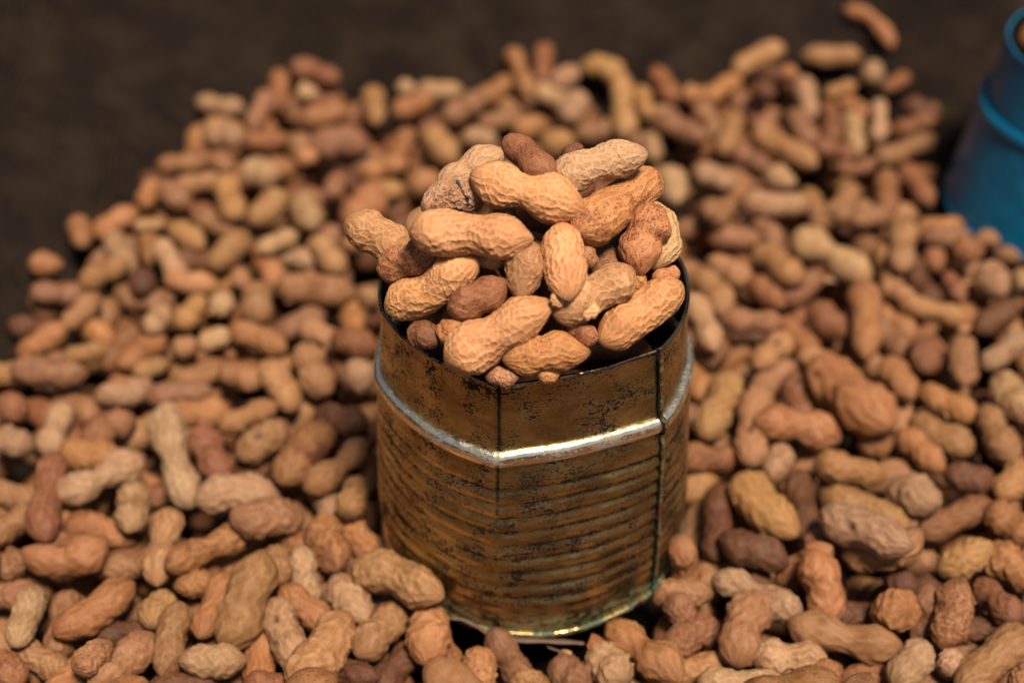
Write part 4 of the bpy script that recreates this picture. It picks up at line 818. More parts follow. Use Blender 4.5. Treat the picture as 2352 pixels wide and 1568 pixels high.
def join(name, items, label, mat=M_PEANUT):
    Vs, Fs, As, b = [], [], {}, 0
    for V, Fq, at in items:
        Vs.append(V); Fs.append(Fq + b); b += len(V)
        for k, a in at.items(): As.setdefault(k, []).append(a)
    o = mesh_obj(name, np.vstack(Vs), np.vstack(Fs), mat, None, {k: np.concatenate(a) for k, a in As.items()})
    return tag(o, label, None, None, 'stuff')
FILL = [[877,126,-143,241,-4,317,66,0],
[-496,-1818,76,425,-23,416,79,0],
[1522,2670,-136,50,-18,400,68,0],
[-1904,1250,-152,140,38,375,75,0],
[-1923,782,-153,238,-17,319,67,0],
[2039,767,-179,241,-17,354,69,0],
[-2117,97,-144,499,1,360,67,0],
[35,-1271,39,453,-34,397,77,0],
[-1232,1726,-185,249,-48,331,65,0],
[1098,-178,-151,155,21,364,78,0],
[733,1091,-136,362,-23,308,84,0],
[-2249,-1738,63,166,-14,362,68,0],
[-555,1320,-152,588,-31,306,83,0],
[-1727,243,-179,424,-48,394,79,0],
[-1092,2724,-119,15,-23,354,81,0],
[1791,-1811,94,262,15,327,63,0],
[931,688,-189,102,38,324,78,0],
[1358,3332,-147,58,9,401,68,0],
[1680,-2023,82,312,-1,394,73,0],
[-607,1171,-261,492,-39,332,68,0],
[379,-1316,41,234,0,338,68,0],
[-1516,2106,-127,284,-8,402,72,0],
[2460,39,73,175,44,379,76,0],
[1527,1633,-146,65,-11,311,82,0],
[1737,-14,-166,284,-44,328,63,0],
[2076,458,-177,48,40,302,73,0],
[1846,62,-170,205,35,401,80,0],
[-1760,2197,-242,592,-15,342,83,0],
[569,3273,-156,123,-46,410,70,0],
[2201,-626,87,185,32,417,62,0],
[-2437,700,104,372,6,400,65,0],
[-156,1304,14,568,39,335,66,0],
[-2260,527,-130,220,47,359,68,0],
[2778,-329,74,508,-39,413,69,0],
[1293,-1277,94,446,48,400,84,0],
[551,2911,-172,592,-25,393,62,0],
[-1289,-1553,104,209,-4,407,79,0],
[1443,-21,-162,241,25,356,83,0],
[844,-885,64,623,47,364,65,0],
[1475,1542,-241,515,-7,364,65,0],
[450,1946,-170,517,19,365,63,0],
[2357,291,65,68,27,328,70,0],
[1810,230,-252,473,-3,334,70,0],
[-126,2449,-173,168,2,367,83,0],
[1566,1702,-277,154,26,415,73,0],
[2564,-322,45,331,24,410,64,0],
[-1342,2480,-116,359,5,372,71,0],
[1877,2366,-117,42,27,388,83,0],
[2095,1795,-169,518,-46,336,73,0],
[1791,1058,-176,517,-26,402,68,0],
[-1226,3039,-130,564,-2,346,80,0],
[-222,1848,-159,192,9,320,80,0],
[980,-670,-152,91,-24,391,79,0],
[-299,-2308,79,145,-34,321,73,0],
[976,1647,-151,556,13,378,84,0],
[-2044,-2308,76,331,48,396,69,0],
[-2366,-1599,39,522,-48,394,69,0],
[2623,175,21,15,-20,331,84,0],
[1690,-1292,109,138,35,393,71,0],
[-2091,1063,-144,211,-41,383,76,0],
[238,1240,23,28,40,376,80,0],
[1664,1820,-150,514,13,371,75,0],
[-536,592,-154,47,-37,373,70,0],
[-1426,2321,-224,253,29,325,67,0],
[1475,-1553,99,226,-27,419,75,0],
[1636,1175,-185,494,17,402,62,0],
[1753,-260,-152,197,36,388,77,0],
[379,1750,-206,55,-32,314,77,0],
[-243,2320,-331,381,-30,379,79,0],
[-952,-394,-145,72,-39,332,72,0],
[-1239,-726,-127,130,2,344,71,0],
[1749,-782,-124,409,-21,387,81,0],
[1277,1813,-142,14,34,313,73,0],
[1579,-1384,-14,79,3,389,78,0],
[-1381,1200,-169,534,24,308,65,0],
[2147,1211,-163,462,-17,369,74,0],
[2100,-1324,101,16,-41,379,67,0],
[2055,-1130,103,279,-40,386,79,0],
[-1102,-62,-163,437,-18,341,68,0],
[1831,-2194,72,300,43,390,71,0],
[-389,1793,-153,242,49,341,81,0],
[2015,-1298,-45,460,-38,400,75,0],
[510,-1076,45,93,46,369,80,0],
[1241,-419,-237,577,-35,336,84,0],
[891,-1711,69,337,1,384,81,0],
[-784,1992,-136,115,-30,393,68,0],
[2635,818,83,379,-45,303,73,0],
[1189,-1131,-108,283,-33,320,80,0],
[837,1119,-231,40,40,405,71,0],
[2626,1403,77,495,-10,301,79,0],
[1693,3121,-134,461,-1,380,78,0],
[206,2371,-184,173,44,369,78,0],
[-1940,1815,-149,66,3,335,85,0],
[-1071,2122,-123,431,20,340,82,0],
[1435,2210,-126,485,11,309,64,0],
[-1357,1003,-237,490,6,359,64,0],
[1083,-1955,76,537,-12,382,70,0],
[-358,1592,4,461,-21,418,63,0],
[829,1499,-149,65,24,305,67,0],
[661,3160,-235,587,1,339,67,0],
[-2499,-591,60,49,-3,399,68,0],
[1354,-1107,-143,260,-36,410,76,0],
[794,1828,-307,519,3,414,83,0],
[1351,1776,-232,449,-16,308,62,0],
[-252,-861,28,532,16,400,76,0],
[-2204,-1079,59,479,-5,331,84,0],
[-1204,428,-183,586,50,353,80,0],
[2491,802,-92,290,-22,347,73,0],
[-1747,-583,-142,96,-26,384,81,0],
[2673,-839,66,373,46,357,67,0],
[2152,-160,70,180,-26,402,71,0],
[1172,1119,-187,240,-5,344,82,0],
[2109,601,-281,163,2,332,68,0],
[1774,-1748,-8,257,6,377,65,0],
[-833,1115,-166,523,5,394,65,0],
[-1404,2768,-136,136,33,396,81,0],
[-2510,-316,74,578,38,402,71,0],
[183,-1197,33,477,39,363,66,0],
[-1587,1794,-140,576,-2,383,63,0],
[739,337,-133,381,-10,362,66,0],
[-2197,-1297,59,40,38,387,68,0],
[59,2489,-272,223,-1,373,72,0],
[2381,714,65,398,31,347,69,0],
[576,1503,-148,236,34,374,68,0],
[-1338,2135,-332,540,11,301,84,0],
[2297,1304,-156,135,21,353,77,0],
[-1293,-871,-226,622,13,397,72,0],
[1436,-267,-181,592,13,314,78,0],
[1178,718,-161,395,-7,407,82,0],
[1330,877,-304,47,-25,400,67,0],
[-367,2790,-157,283,-36,416,82,0],
[484,1442,11,513,-30,375,68,0],
[1030,-1023,76,111,36,376,69,0],
[1997,1373,-159,112,11,420,75,0],
[1510,2882,-127,579,31,355,75,0],
[1948,1244,-301,346,40,403,80,0],
[-841,-535,-215,238,-8,333,77,0],
[-1414,597,-197,422,-18,311,63,0],
[-1266,1401,-159,479,45,375,81,0],
[2583,-1644,71,258,1,307,83,0],
[486,1326,-133,326,-3,330,67,0],
[-366,2537,-158,380,28,305,66,0],
[1537,-1724,-40,155,50,377,62,0],
[955,2312,-155,298,-47,354,75,0],
[1334,2773,-221,209,-13,357,78,0],
[-1958,-1543,76,24,38,339,64,0],
[492,-1115,-106,556,49,355,65,0],
[-1636,1446,-214,366,38,323,74,0],
[-2262,-468,-81,44,-39,315,74,0],
[-2498,-1716,-51,416,5,385,79,0],
[183,2762,-180,435,48,353,82,0],
[-677,-144,-184,529,-41,366,78,0],
[136,1915,-169,449,44,307,80,0],
[187,-1051,-117,134,-7,341,68,0],
[-607,-1694,82,34,-50,417,64,0],
[900,2400,-354,124,-25,382,69,0],
[867,-1107,64,148,-29,404,75,0],
[-1238,1918,-130,291,41,338,70,0],
[2385,-432,32,308,18,377,75,0],
[-465,1315,5,529,44,405,71,0],
[-1389,724,-333,183,36,391,77,0],
[-2440,-1778,-227,62,-48,373,81,0],
[1579,-2090,-57,600,-42,318,76,0],
[-573,1588,-150,65,5,332,67,0],
[-1268,-1290,110,213,38,377,84,0],
[124,662,38,280,13,397,71,0],
[-897,2141,-292,628,-24,375,84,0],
[1952,-217,-79,353,12,392,78,0],
[1971,1785,-363,615,36,411,84,0],
[1835,2818,-121,44,-8,324,71,0],
[-2232,-1861,-98,193,38,305,68,0],
[2291,-173,72,184,29,326,83,0],
[-933,1766,-140,236,50,306,72,0],
[2501,-2123,75,421,-6,311,81,0],
[2190,-1192,-98,276,33,306,64,0],
[2479,-620,16,566,17,417,81,0],
[-1948,-1309,47,226,-26,372,73,0],
[-802,-1313,97,26,43,320,81,0],
[-1609,-2228,71,252,4,362,69,0],
[-1324,-2232,70,464,3,381,64,0],
[-2494,-1287,-76,626,-2,419,65,0],
[-1139,695,-184,449,0,363,64,0],
[604,3097,-358,5,-2,404,83,0],
[-1593,1624,-327,115,17,311,82,0],
[1282,3275,-296,25,-25,326,83,0],
[2356,1352,71,358,22,344,65,0],
[-1931,-901,78,335,13,337,62,0],
[2131,1536,-211,579,-10,411,67,0],
[1273,-1588,89,151,-11,309,76,0],
[1803,2246,-253,108,-20,377,79,0],
[-1907,447,-155,245,1,414,72,0],
[1811,-538,-331,493,-39,354,73,0],
[1806,-2261,-97,451,-46,341,81,0],
[1244,-1003,60,622,18,363,77,0],
[-1992,-747,44,178,49,414,76,0],
[926,-1850,-78,86,41,383,84,0],
[2237,1078,-299,526,-34,338,64,0],
[699,-2169,76,267,48,408,75,0],
[2695,1526,-74,397,41,358,67,0],
[-2547,-827,49,4,-45,322,83,0],
[1344,-1405,-39,443,-7,346,78,0],
[566,2993,-453,167,-22,300,76,0],
[-756,2198,-418,219,11,365,63,0],
[-171,1128,19,575,-47,396,74,0],
[-739,698,-168,358,23,361,66,0],
[-1806,-1104,87,10,-42,304,71,0],
[922,-847,-216,383,12,344,82,0],
[-991,804,-285,549,-30,329,68,0],
[-1696,-2266,-19,571,-29,340,70,0],
[1369,336,-171,626,32,406,69,0],
[-1440,-585,-135,129,-26,399,67,0],
[1909,629,-183,35,-31,360,76,0],
[2746,608,91,234,-36,322,84,0],
[443,-1534,17,237,-10,395,77,0],
[-1288,-997,107,541,15,396,73,0],
[1596,685,-183,481,-33,397,72,0],
[1837,2514,-115,348,6,387,67,0],
[492,-532,-162,149,18,343,66,0],
[1605,-486,-169,423,16,378,80,0],
[210,1812,-270,320,9,319,66,0],
[62,3038,-213,45,-49,401,73,0],
[95,1265,-130,485,8,403,71,0],
[1726,2138,-121,3,-2,409,63,0],
[-1148,1049,-176,570,42,357,73,0],
[1798,3130,-284,252,22,378,67,0],
[1051,-22,-256,156,4,388,71,0],
[1488,2028,-309,201,-5,359,84,0],
[-2173,1050,-259,247,-32,399,64,0],
[-1346,1907,-326,264,-40,326,64,0],
[-1987,1293,-255,530,-40,343,66,0],
[34,2017,-172,85,26,387,80,0],
[622,1769,-159,110,24,377,69,0],
[-2055,-381,74,393,-13,314,70,0],
[485,2641,-180,475,45,410,76,0],
[635,1770,-279,146,24,322,80,0],
[-2543,381,105,548,-6,381,83,0],
[84,3050,-378,325,13,409,79,0],
[1941,1109,-382,502,29,344,83,0],
[-717,-1707,26,16,-46,416,76,0],
[-1685,400,-273,325,1,406,71,0],
[1203,3090,-158,542,-32,363,74,0],
[-931,-92,-205,91,45,365,78,0],
[1144,2093,-143,508,-24,324,65,0],
[1059,3103,-179,470,31,377,74,0],
[-2170,-1959,-244,483,-12,406,83,0],
[2649,358,-96,435,12,384,78,0],
[2505,607,-211,451,-33,409,81,0],
[-1184,-1401,-42,395,-48,413,68,0],
[-2232,-45,82,350,9,342,81,0],
[1920,-1791,-116,184,-20,372,81,0],
[985,-1454,73,171,-30,313,74,0],
[-862,2337,-125,544,-26,349,62,0],
[1108,2354,-294,609,-40,402,67,0],
[2582,-532,-92,207,-29,409,66,0],
[-1472,1283,-298,598,25,403,69,0],
[1367,1201,-163,17,18,319,71,0],
[2646,-1175,66,493,-22,339,68,0],
[-711,-654,-320,264,-3,401,70,0],
[-654,2281,-138,167,-33,399,84,0],
[1580,2154,-242,385,44,327,64,0],
[-1627,652,-173,415,46,353,84,0],
[-112,-2072,72,586,49,330,64,0],
[-2225,732,-133,245,-30,315,72,0],
[-2158,1221,-353,194,-20,395,63,0],
[-435,-1768,-167,551,-33,392,81,0],
[-2035,-1443,26,622,-32,375,70,0],
[-1952,-176,-180,243,-23,397,81,0],
[-2131,169,-262,358,-12,396,82,0],
[-215,1151,-88,519,-42,314,77,0],
[-2011,1026,-373,419,40,369,69,0],
[-549,-546,-163,217,3,415,67,0],
[-566,-1210,82,183,10,349,71,0],
[-1091,2504,-281,588,-40,378,70,0],
[473,-534,-268,52,4,360,80,0],
[-211,2843,-210,216,-21,314,69,0],
[-497,-921,-29,402,16,414,70,0],
[-1037,1980,-324,186,-30,353,65,0],
[674,-1606,-108,305,18,337,70,0],
[-290,2099,-161,62,41,301,63,0],
[548,968,-125,227,-17,383,64,0],
[-1127,3196,-138,299,-13,310,83,0],
[-1230,-352,-147,128,36,357,66,0],
[458,-2102,13,9,11,319,85,0],
[-1013,185,-173,274,21,359,76,0],
[1323,-666,-138,258,-18,329,76,0],
[281,2068,-342,515,-15,409,84,0],
[1174,669,-371,155,18,321,84,0],
[1395,-2107,76,225,-29,391,73,0],
[681,2835,-304,545,5,357,65,0],
[-197,-1064,6,302,-32,331,66,0],
[651,668,-126,295,0,352,77,0],
[1233,-1890,-39,519,-25,358,70,0],
[-1671,2720,-131,153,17,378,81,0],
[-951,-1615,98,132,-13,317,76,0],
[2191,-1100,-173,29,14,365,84,0],
[1775,888,-332,342,-6,320,67,0],
[-1114,809,-393,23,-4,402,75,0],
[2315,-45,-6,94,36,308,74,0],
[-337,-1578,-203,372,-17,384,68,0],
[1366,-514,-397,45,-30,302,77,0],
[-758,-437,-415,366,31,364,73,0],
[1397,694,-175,496,44,307,63,0],
[-1731,2049,-137,546,-25,380,62,0],
[848,2020,-159,2,-7,341,71,0],
[1927,-2180,-212,439,48,320,70,0],
[-1722,1111,-207,9,38,374,64,0],
[2483,-955,-13,562,0,379,78,0],
[-26,-1625,53,592,-42,325,77,0],
[-856,-2181,73,617,-22,310,76,0],
[-603,2149,-277,508,-41,312,83,0],
[564,2000,-455,594,23,392,75,0],
[924,2722,-156,233,-31,369,83,0],
[665,-199,-176,100,7,407,84,0],
[984,3118,-256,512,-27,344,69,0],
[-2124,-420,-197,435,-1,340,70,0],
[1151,2971,-414,244,36,318,79,0],
[2343,44,-172,69,-28,404,70,0],
[-2202,-933,-89,383,25,367,81,0],
[-927,2747,-230,206,-36,324,65,0],
[-522,-612,-418,374,-6,305,82,0],
[-1030,2316,-194,288,11,410,75,0],
[1967,-2003,23,8,33,324,65,0],
[2730,1026,87,566,-29,370,73,0],
[-1874,172,-380,286,19,360,69,0],
[-1670,-272,-226,281,1,328,69,0],
[-343,-2132,-75,133,-20,327,82,0],
[-1731,1312,-457,30,9,372,68,0],
[409,2960,-248,180,38,302,71,0],
[1192,-740,-277,314,-25,388,72,0],
[-503,2954,-149,287,1,316,79,0],
[391,2133,-253,186,25,396,65,0],
[672,-2237,-101,338,0,321,74,0],
[2652,627,-245,442,40,365,76,0],
[1003,1868,-211,168,-38,318,64,0],
[-1804,-916,-154,577,-48,356,68,0],
[1199,-91,-364,28,8,371,68,0],
[-1205,1523,-317,163,-30,340,75,0],
[-1161,2546,-341,422,-25,329,67,0],
[357,-1471,-121,139,6,324,78,0],
[-89,-1348,-42,44,-48,363,72,0],
[-1212,3138,-285,526,-30,382,71,0],
[-659,2394,-302,370,-36,343,73,0],
[1966,2627,-209,277,-20,388,67,0],
[-1618,-1528,95,49,-29,414,63,0],
[1650,2370,-402,245,-48,401,83,0],
[-122,1676,-245,1,23,313,81,0],
[559,837,-213,313,-26,405,63,0],
[631,-624,-374,593,-1,407,63,0],
[416,2451,-228,82,-29,345,82,0],
[-2270,-821,59,378,39,401,73,0],
[1503,1028,-173,234,18,315,71,0],
[1875,-935,105,255,-37,397,69,0],
[-1372,-2058,-10,107,3,354,77,0],
[-1030,1619,-206,539,21,355,77,0],
[2217,778,55,429,0,381,81,0],
[-611,2652,-141,556,-29,334,71,0],
[-478,2322,-150,529,-10,395,71,0],
[1790,1707,-216,412,-26,389,73,0],
[1592,462,-181,271,8,368,64,0],
[-1139,-1378,-147,2,49,308,80,0],
[1720,2810,-301,114,-44,314,69,0],
[-2322,-3,-64,535,32,392,68,0],
[-1845,-2072,-44,523,-42,316,71,0],
[885,-1972,-228,77,-24,335,68,0],
[367,820,38,496,27,306,66,0],
[1196,2223,-363,12,-47,334,80,0],
[14,-1434,-134,375,-37,367,74,0],
[2739,899,-121,112,-5,366,68,0],
[103,-923,-192,21,-37,303,64,0],
[528,-1293,-225,352,-3,414,65,0],
[1373,-1630,-117,124,-8,310,77,0],
[254,-1819,57,140,14,370,75,0],
[966,161,-342,602,-19,405,78,0],
[669,2689,-367,116,-24,337,69,0],
[272,-1275,-277,598,-45,306,66,0],
[-1040,3163,-242,382,11,335,66,0],
[-184,-2155,-180,43,-27,355,81,0],
[-831,-1525,-69,206,27,401,84,0],
[380,-969,35,24,48,308,73,0],
[158,-1590,-57,556,21,375,72,0],
[-710,-2190,-31,222,-42,317,69,0],
[-1341,1446,-396,347,15,365,64,0],
[-1087,-643,-131,197,19,405,67,0],
[828,-315,-150,448,-33,327,81,0],
[394,2297,-482,387,43,412,72,0],
[-857,1387,-292,221,9,364,78,0],
[448,-777,-249,584,-15,359,81,0],
[-1363,482,-452,448,38,402,75,0],
[353,-1948,-71,548,-11,376,70,0],
[-929,-2319,-8,216,-2,358,74,0],
[-866,-1574,-264,533,30,414,70,0],
[894,722,-336,152,13,411,85,0],
[729,-1006,-94,73,32,403,69,0],
[-1746,43,-159,278,34,328,80,0],
[460,1253,-234,395,8,333,70,0],
[2209,-542,-36,172,-29,303,68,0],
[-1861,-209,-391,254,-37,402,82,0],
[-2393,-470,-143,540,-41,388,77,0],
[2352,-1525,85,159,-44,363,76,0],
[2375,-947,-111,594,-14,323,71,0],
[29,-1198,-176,116,27,349,65,0],
[270,-1770,-111,623,-26,397,64,0],
[685,95,-241,137,32,340,84,0],
[-593,-1999,-43,328,13,351,74,0],
[-200,-1802,65,224,-26,417,68,0],
[686,1315,-246,56,-45,342,63,0],
[1655,-972,16,130,-46,317,75,0],
[-653,448,-222,153,-30,316,81,0],
[-691,-1486,89,570,-33,341,83,0],
[31,2270,-344,407,23,336,64,0],
[-435,735,8,586,-5,301,72,0],
[-824,-982,96,372,-27,404,79,0],
[383,-1188,-426,443,-15,378,79,0],
[257,-1423,-258,259,-22,417,67,0],
[626,1272,-363,208,18,407,80,0],
[-1978,1919,-255,287,31,351,83,0],
[-1895,1437,-241,533,11,409,85,0],
[-1803,420,-416,486,36,352,81,0],
[-755,-1567,-404,50,-33,343,83,0],
[1867,-631,94,147,47,326,80,0],
[1788,690,-245,186,43,358,84,0],
[-2128,-1887,70,421,20,376,75,0],
[-1153,-549,-225,354,0,387,76,0],
[1318,-246,-332,97,27,383,84,0],
[-452,2118,-316,178,45,352,78,0],
[-1936,-1057,-42,214,-34,387,72,0],
[1572,300,-312,416,-27,380,69,0],
[-1701,-36,-338,106,-38,413,70,0],
[2156,-25,-206,489,4,307,72,0],
[-1517,-975,-64,359,-19,417,81,0],
[512,-2067,-199,539,41,377,80,0],
[-1150,-1623,27,594,26,324,75,0],
[2143,-1575,95,166,27,357,71,0],
[2196,1511,-332,492,13,374,71,0],
[802,359,-271,341,24,385,76,0],
[1489,-684,-252,273,34,304,76,0],
[2026,-1234,-255,343,41,345,72,0],
[-826,-1207,38,349,-40,380,70,0],
[-971,-203,-365,360,24,377,75,0],
[509,2215,-268,251,-41,375,78,0],
[2247,136,-58,84,-9,398,64,0],
[845,-459,-348,503,-40,368,82,0],
[-723,1114,-402,394,-37,391,62,0],
[1120,1829,-342,304,48,309,81,0],
[50,-1801,-137,175,20,377,82,0],
[1366,739,-473,604,-26,340,69,0],
[-1971,1618,-405,386,36,383,84,0],
[-1402,-819,-350,543,-42,409,74,0],
[1493,-290,-360,189,-22,314,62,0],
[671,2529,-173,517,-33,321,63,0],
[-406,913,10,258,-47,319,80,0],
[-2017,-1910,-106,208,-33,331,63,0],
[660,-1436,53,112,-20,319,62,0],
[1593,2506,-207,496,13,356,80,0],
[-1505,-1737,93,41,33,389,79,0],
[-1885,-1190,-114,36,17,371,81,0],
[-2584,-517,-87,581,47,340,63,0],
[477,598,-68,181,19,400,70,0],
[-2438,-2089,72,499,-7,412,70,0],
[-46,-1939,6,162,-16,302,71,0],
[-2035,406,-431,471,20,385,68,0],
[-2516,-937,-133,174,38,325,72,0],
[-985,-1015,-46,101,-18,408,76,0],
[1641,237,-371,459,20,403,81,0],
[402,-681,-441,501,-37,376,64,0],
[-2147,1491,-149,10,19,307,85,0],
[211,855,-53,332,40,307,79,0],
[205,-2092,42,200,-43,343,64,0],
[189,-1775,-185,524,10,415,73,0],
[-1083,-2220,71,551,41,311,70,0],
[2737,280,-242,529,-26,379,76,0],
[-1578,-710,-133,505,15,371,70,0],
[-1313,-98,-206,47,2,397,81,0],
[1080,-572,-448,169,-32,380,69,0],
[2119,-1013,54,549,-16,393,79,0],
[-1031,1407,-413,397,1,381,84,0],
[188,1598,2,318,30,361,84,0],
[703,2227,-395,57,-6,308,62,0],
[1521,3084,-194,524,1,420,65,0],
[-1492,2862,-231,294,-17,393,62,0],
[-1131,-1881,90,519,46,363,79,0],
[-2509,71,93,144,4,328,70,0],
[-341,-2014,-347,173,47,349,62,0],
[2391,-1381,-96,85,-10,369,78,0],
[940,-754,-439,88,-36,399,68,0],
[-1048,-1190,-117,95,-36,329,74,0],
[-2317,-1267,-203,41,-16,312,81,0],
[69,1402,-17,240,35,356,78,0],
[-1006,-661,-267,350,40,317,77,0],
[231,2923,-385,72,-35,413,79,0],
[-2107,-1664,-247,498,11,381,64,0],
[2477,1508,-180,350,-23,342,74,0],
[-992,540,-271,357,37,404,82,0],
[-2150,-1252,-88,497,-11,305,83,0],
[-1639,-1956,82,3,16,320,77,0],
[1759,-317,-374,544,-19,303,71,0],
[-2005,421,-298,592,44,319,76,0],
[-1672,1860,-245,197,-18,360,69,0],
[-1225,-1248,-55,408,8,369,70,0],
[-1318,-2212,-124,46,-47,378,79,0],
[-165,2018,-300,128,-49,306,64,0],
[1351,1414,-305,415,10,344,79,0],
[-1685,2836,-344,595,31,306,66,0],
[-1996,-2258,-90,181,-33,378,68,0],
[-1499,-1367,-77,103,-36,314,68,0],
[-433,-1373,42,367,4,327,71,0],
[-438,-875,-242,150,13,389,68,0],
[-615,1515,-271,369,-31,375,62,0],
[1242,-1460,-196,5,24,368,70,0],
[2326,-2110,46,336,41,330,68,0],
[-2110,-1052,-175,221,-48,352,84,0],
[-1875,-1705,80,123,48,315,63,0],
[-1128,1851,-433,347,50,379,71,0],
[-1616,-729,-389,6,-26,344,71,0],
[1439,218,-441,356,31,403,77,0],
[2100,-2137,-90,480,-43,359,70,0],
[-98,833,-2,183,36,360,82,0],
[1325,1512,-407,38,-37,383,73,0],
[-2334,-1925,66,474,46,382,66,0],
[-403,1415,-159,544,-35,388,73,0],
[1089,2659,-280,327,17,400,83,0],
[901,2902,-157,2,-39,310,66,0],
[74,2584,-361,257,-34,374,82,0],
[-83,1958,-361,371,13,417,63,0],
[1859,-1641,-244,80,38,352,69,0],
[-722,-1845,-37,3,3,407,69,0],
[-126,3182,-159,560,11,310,69,0],
[-1441,-282,-361,408,-41,332,66,0],
[1962,-946,-76,416,19,391,80,0],
[1157,-1008,-231,146,48,371,64,0],
[-714,-1021,-74,382,26,316,75,0],
[-26,-808,-251,606,1,340,72,0],
[-395,-1847,12,339,-44,302,67,0],
[1144,-2211,74,297,-18,314,81,0],
[-1295,920,-375,68,19,302,65,0],
[-251,2984,-340,243,-15,337,80,0],
[2862,366,96,26,-10,365,76,0],
[1160,-1859,-175,299,-27,407,69,0],
[-602,-1647,-233,480,28,353,71,0],
[2386,-1998,-43,316,13,356,69,0],
[1184,-1416,-334,57,12,308,77,0],
[2709,1228,-23,123,16,314,72,0],
[1800,1634,-400,589,-47,325,83,0],
[-518,2397,-387,245,-2,385,72,0],
[1620,-1200,33,70,-31,356,71,0],
[-1535,-1989,-53,423,-49,386,77,0],
[661,-1763,-29,251,-16,331,71,0],
[627,-2138,-330,579,-37,313,74,0],
[-340,2693,-294,460,6,393,76,0],
[-1363,-1451,-254,373,34,373,68,0],
[302,769,-156,596,-2,333,67,0],
[240,-2130,-91,541,9,409,66,0],
[2017,982,-475,113,-6,351,84,0],
[692,464,-144,68,-2,358,79,0],
[2384,1438,-422,358,7,377,68,0],
[1180,1480,-181,494,26,332,68,0],
[2109,-704,-58,526,15,379,77,0],
[2645,-1005,-99,549,47,336,73,0],
[-1491,-566,-257,11,26,373,68,0],
[1131,382,-157,414,-28,386,74,0],
[-2432,-178,-24,114,27,314,80,0],
[-1797,1731,-326,190,-35,347,75,0],
[-352,1248,-306,40,6,354,82,0],
[-721,-368,-208,541,-42,407,63,0],
[1845,470,-453,501,-40,363,83,0],
[1933,-1462,105,543,34,386,62,0],
[982,2424,-453,424,23,302,67,0],
[960,-282,-285,248,-10,361,74,0],
[1520,-15,-314,273,43,353,67,0],
[338,-1656,-311,133,-23,366,69,0],
[-1776,-610,-263,409,17,341,65,0],
[-1791,858,-207,449,-41,376,75,0],
[337,-978,-210,196,48,418,80,0],
[-684,1231,-443,536,15,379,67,0],
[2584,-1438,40,205,11,384,76,0],
[-1576,285,-322,596,32,341,76,0],
[1819,-1386,-147,597,-14,319,66,0],
[-1295,108,-322,171,-37,330,66,0],
[1010,2149,-256,239,-19,348,68,0],
[-1726,-454,-355,75,40,342,64,0],
[-344,2569,-399,132,-23,404,64,0],
[-1728,-1824,-36,393,28,361,77,0],
[-69,827,-135,1,27,305,82,0],
[-681,1974,-155,76,38,390,75,0],
[1107,2476,-144,326,15,373,71,0],
[2329,-562,-114,141,-11,399,67,0],
[-524,-1516,-87,610,-20,368,76,0],
[-1266,2381,-416,230,-16,316,83,0],
[2029,205,-172,437,14,330,67,0],
[-1897,918,-305,436,22,377,68,0],
[853,-1549,-25,574,7,357,62,0],
[-684,934,-163,56,15,305,69,0],
[2557,929,63,18,-38,417,74,0],
[1670,-659,-175,451,-25,337,80,0],
[-1437,2591,-284,424,45,397,75,0],
[-999,-805,-321,84,-46,349,75,0],
[2272,-692,-199,285,33,412,71,0],
[-2172,-220,17,92,-5,414,78,0],
[2663,-718,-157,416,2,340,77,0],
[1276,2734,-389,573,-39,373,73,0],
[1871,-1006,-193,228,1,301,79,0],
[1962,-1847,-270,138,-43,358,77,0],
[971,3061,-392,393,-39,333,70,0],
[207,2475,-425,445,-30,417,66,0],
[-869,399,-309,579,35,382,79,0],
[-277,-1732,-264,350,-47,333,71,0],
[1707,-2268,-247,354,-15,374,64,0],
[-1090,530,-408,90,32,360,79,0],
[-1479,-1171,75,534,18,326,74,0],
[2586,-981,-260,114,-13,360,83,0],
[-2439,-582,-254,562,3,367,67,0],
[2264,-1599,-121,180,-41,353,67,0],
[248,3182,-208,332,45,366,75,0],
[-2512,254,-50,356,-16,345,84,0],
[993,1018,-283,185,19,304,82,0],
[1828,-1402,-342,426,-42,348,84,0],
[-1470,297,-176,339,-13,391,66,0],
[-2018,679,-177,555,-6,403,65,0],
[113,1825,-360,207,40,346,67,0],
[1447,-1330,-198,290,43,304,74,0],
[-1517,2797,-396,164,9,378,84,0],
[1159,3290,-388,457,-40,378,80,0],
[1058,2925,-268,82,0,378,65,0],
[375,-1960,-340,450,6,327,84,0],
[-536,527,-409,42,-45,334,73,0],
[-11,-2107,-107,499,0,406,79,0],
[1508,-1416,-377,398,-39,314,76,0],
[-1350,1325,-433,365,-4,364,78,0],
[2819,529,-249,415,-30,396,75,0],
[-2279,631,-279,426,-25,406,65,0],
[-262,1384,-381,325,4,398,80,0],
[-1866,726,-413,586,-31,390,63,0],
[-2069,1893,-379,186,33,374,79,0],
[1606,1184,-319,578,43,329,75,0],
[-245,2188,-434,441,47,399,81,0],
[-291,-1087,-143,130,-49,342,80,0],
[2356,-1781,82,622,-9,383,76,0],
[1948,-533,-47,372,46,302,65,0],
[-1449,-2169,-256,600,9,391,80,0],
[1211,1281,-411,156,-34,377,74,0],
[1939,2990,-414,473,-4,343,70,0],
[2351,-141,-303,146,47,378,81,0],
[-1941,-2178,-255,21,-30,330,64,0],
[-447,-1176,-152,91,-48,348,63,0],
[2396,-1243,-276,587,48,322,74,0],
[-1194,-541,-346,140,-18,336,66,0],
[1382,2104,-416,104,-28,339,73,0],
[-839,1564,-390,466,-7,408,65,0],
[-2195,216,-393,520,0,330,80,0],
[-235,2485,-242,131,-49,357,82,0],
[-2476,-2001,-22,51,-19,340,75,0],
[-682,249,-312,428,17,383,82,0],
[900,1607,-316,320,-48,368,67,0],
[-972,1175,-228,211,5,393,71,0],
[-1054,-1987,-36,508,-8,381,65,0],
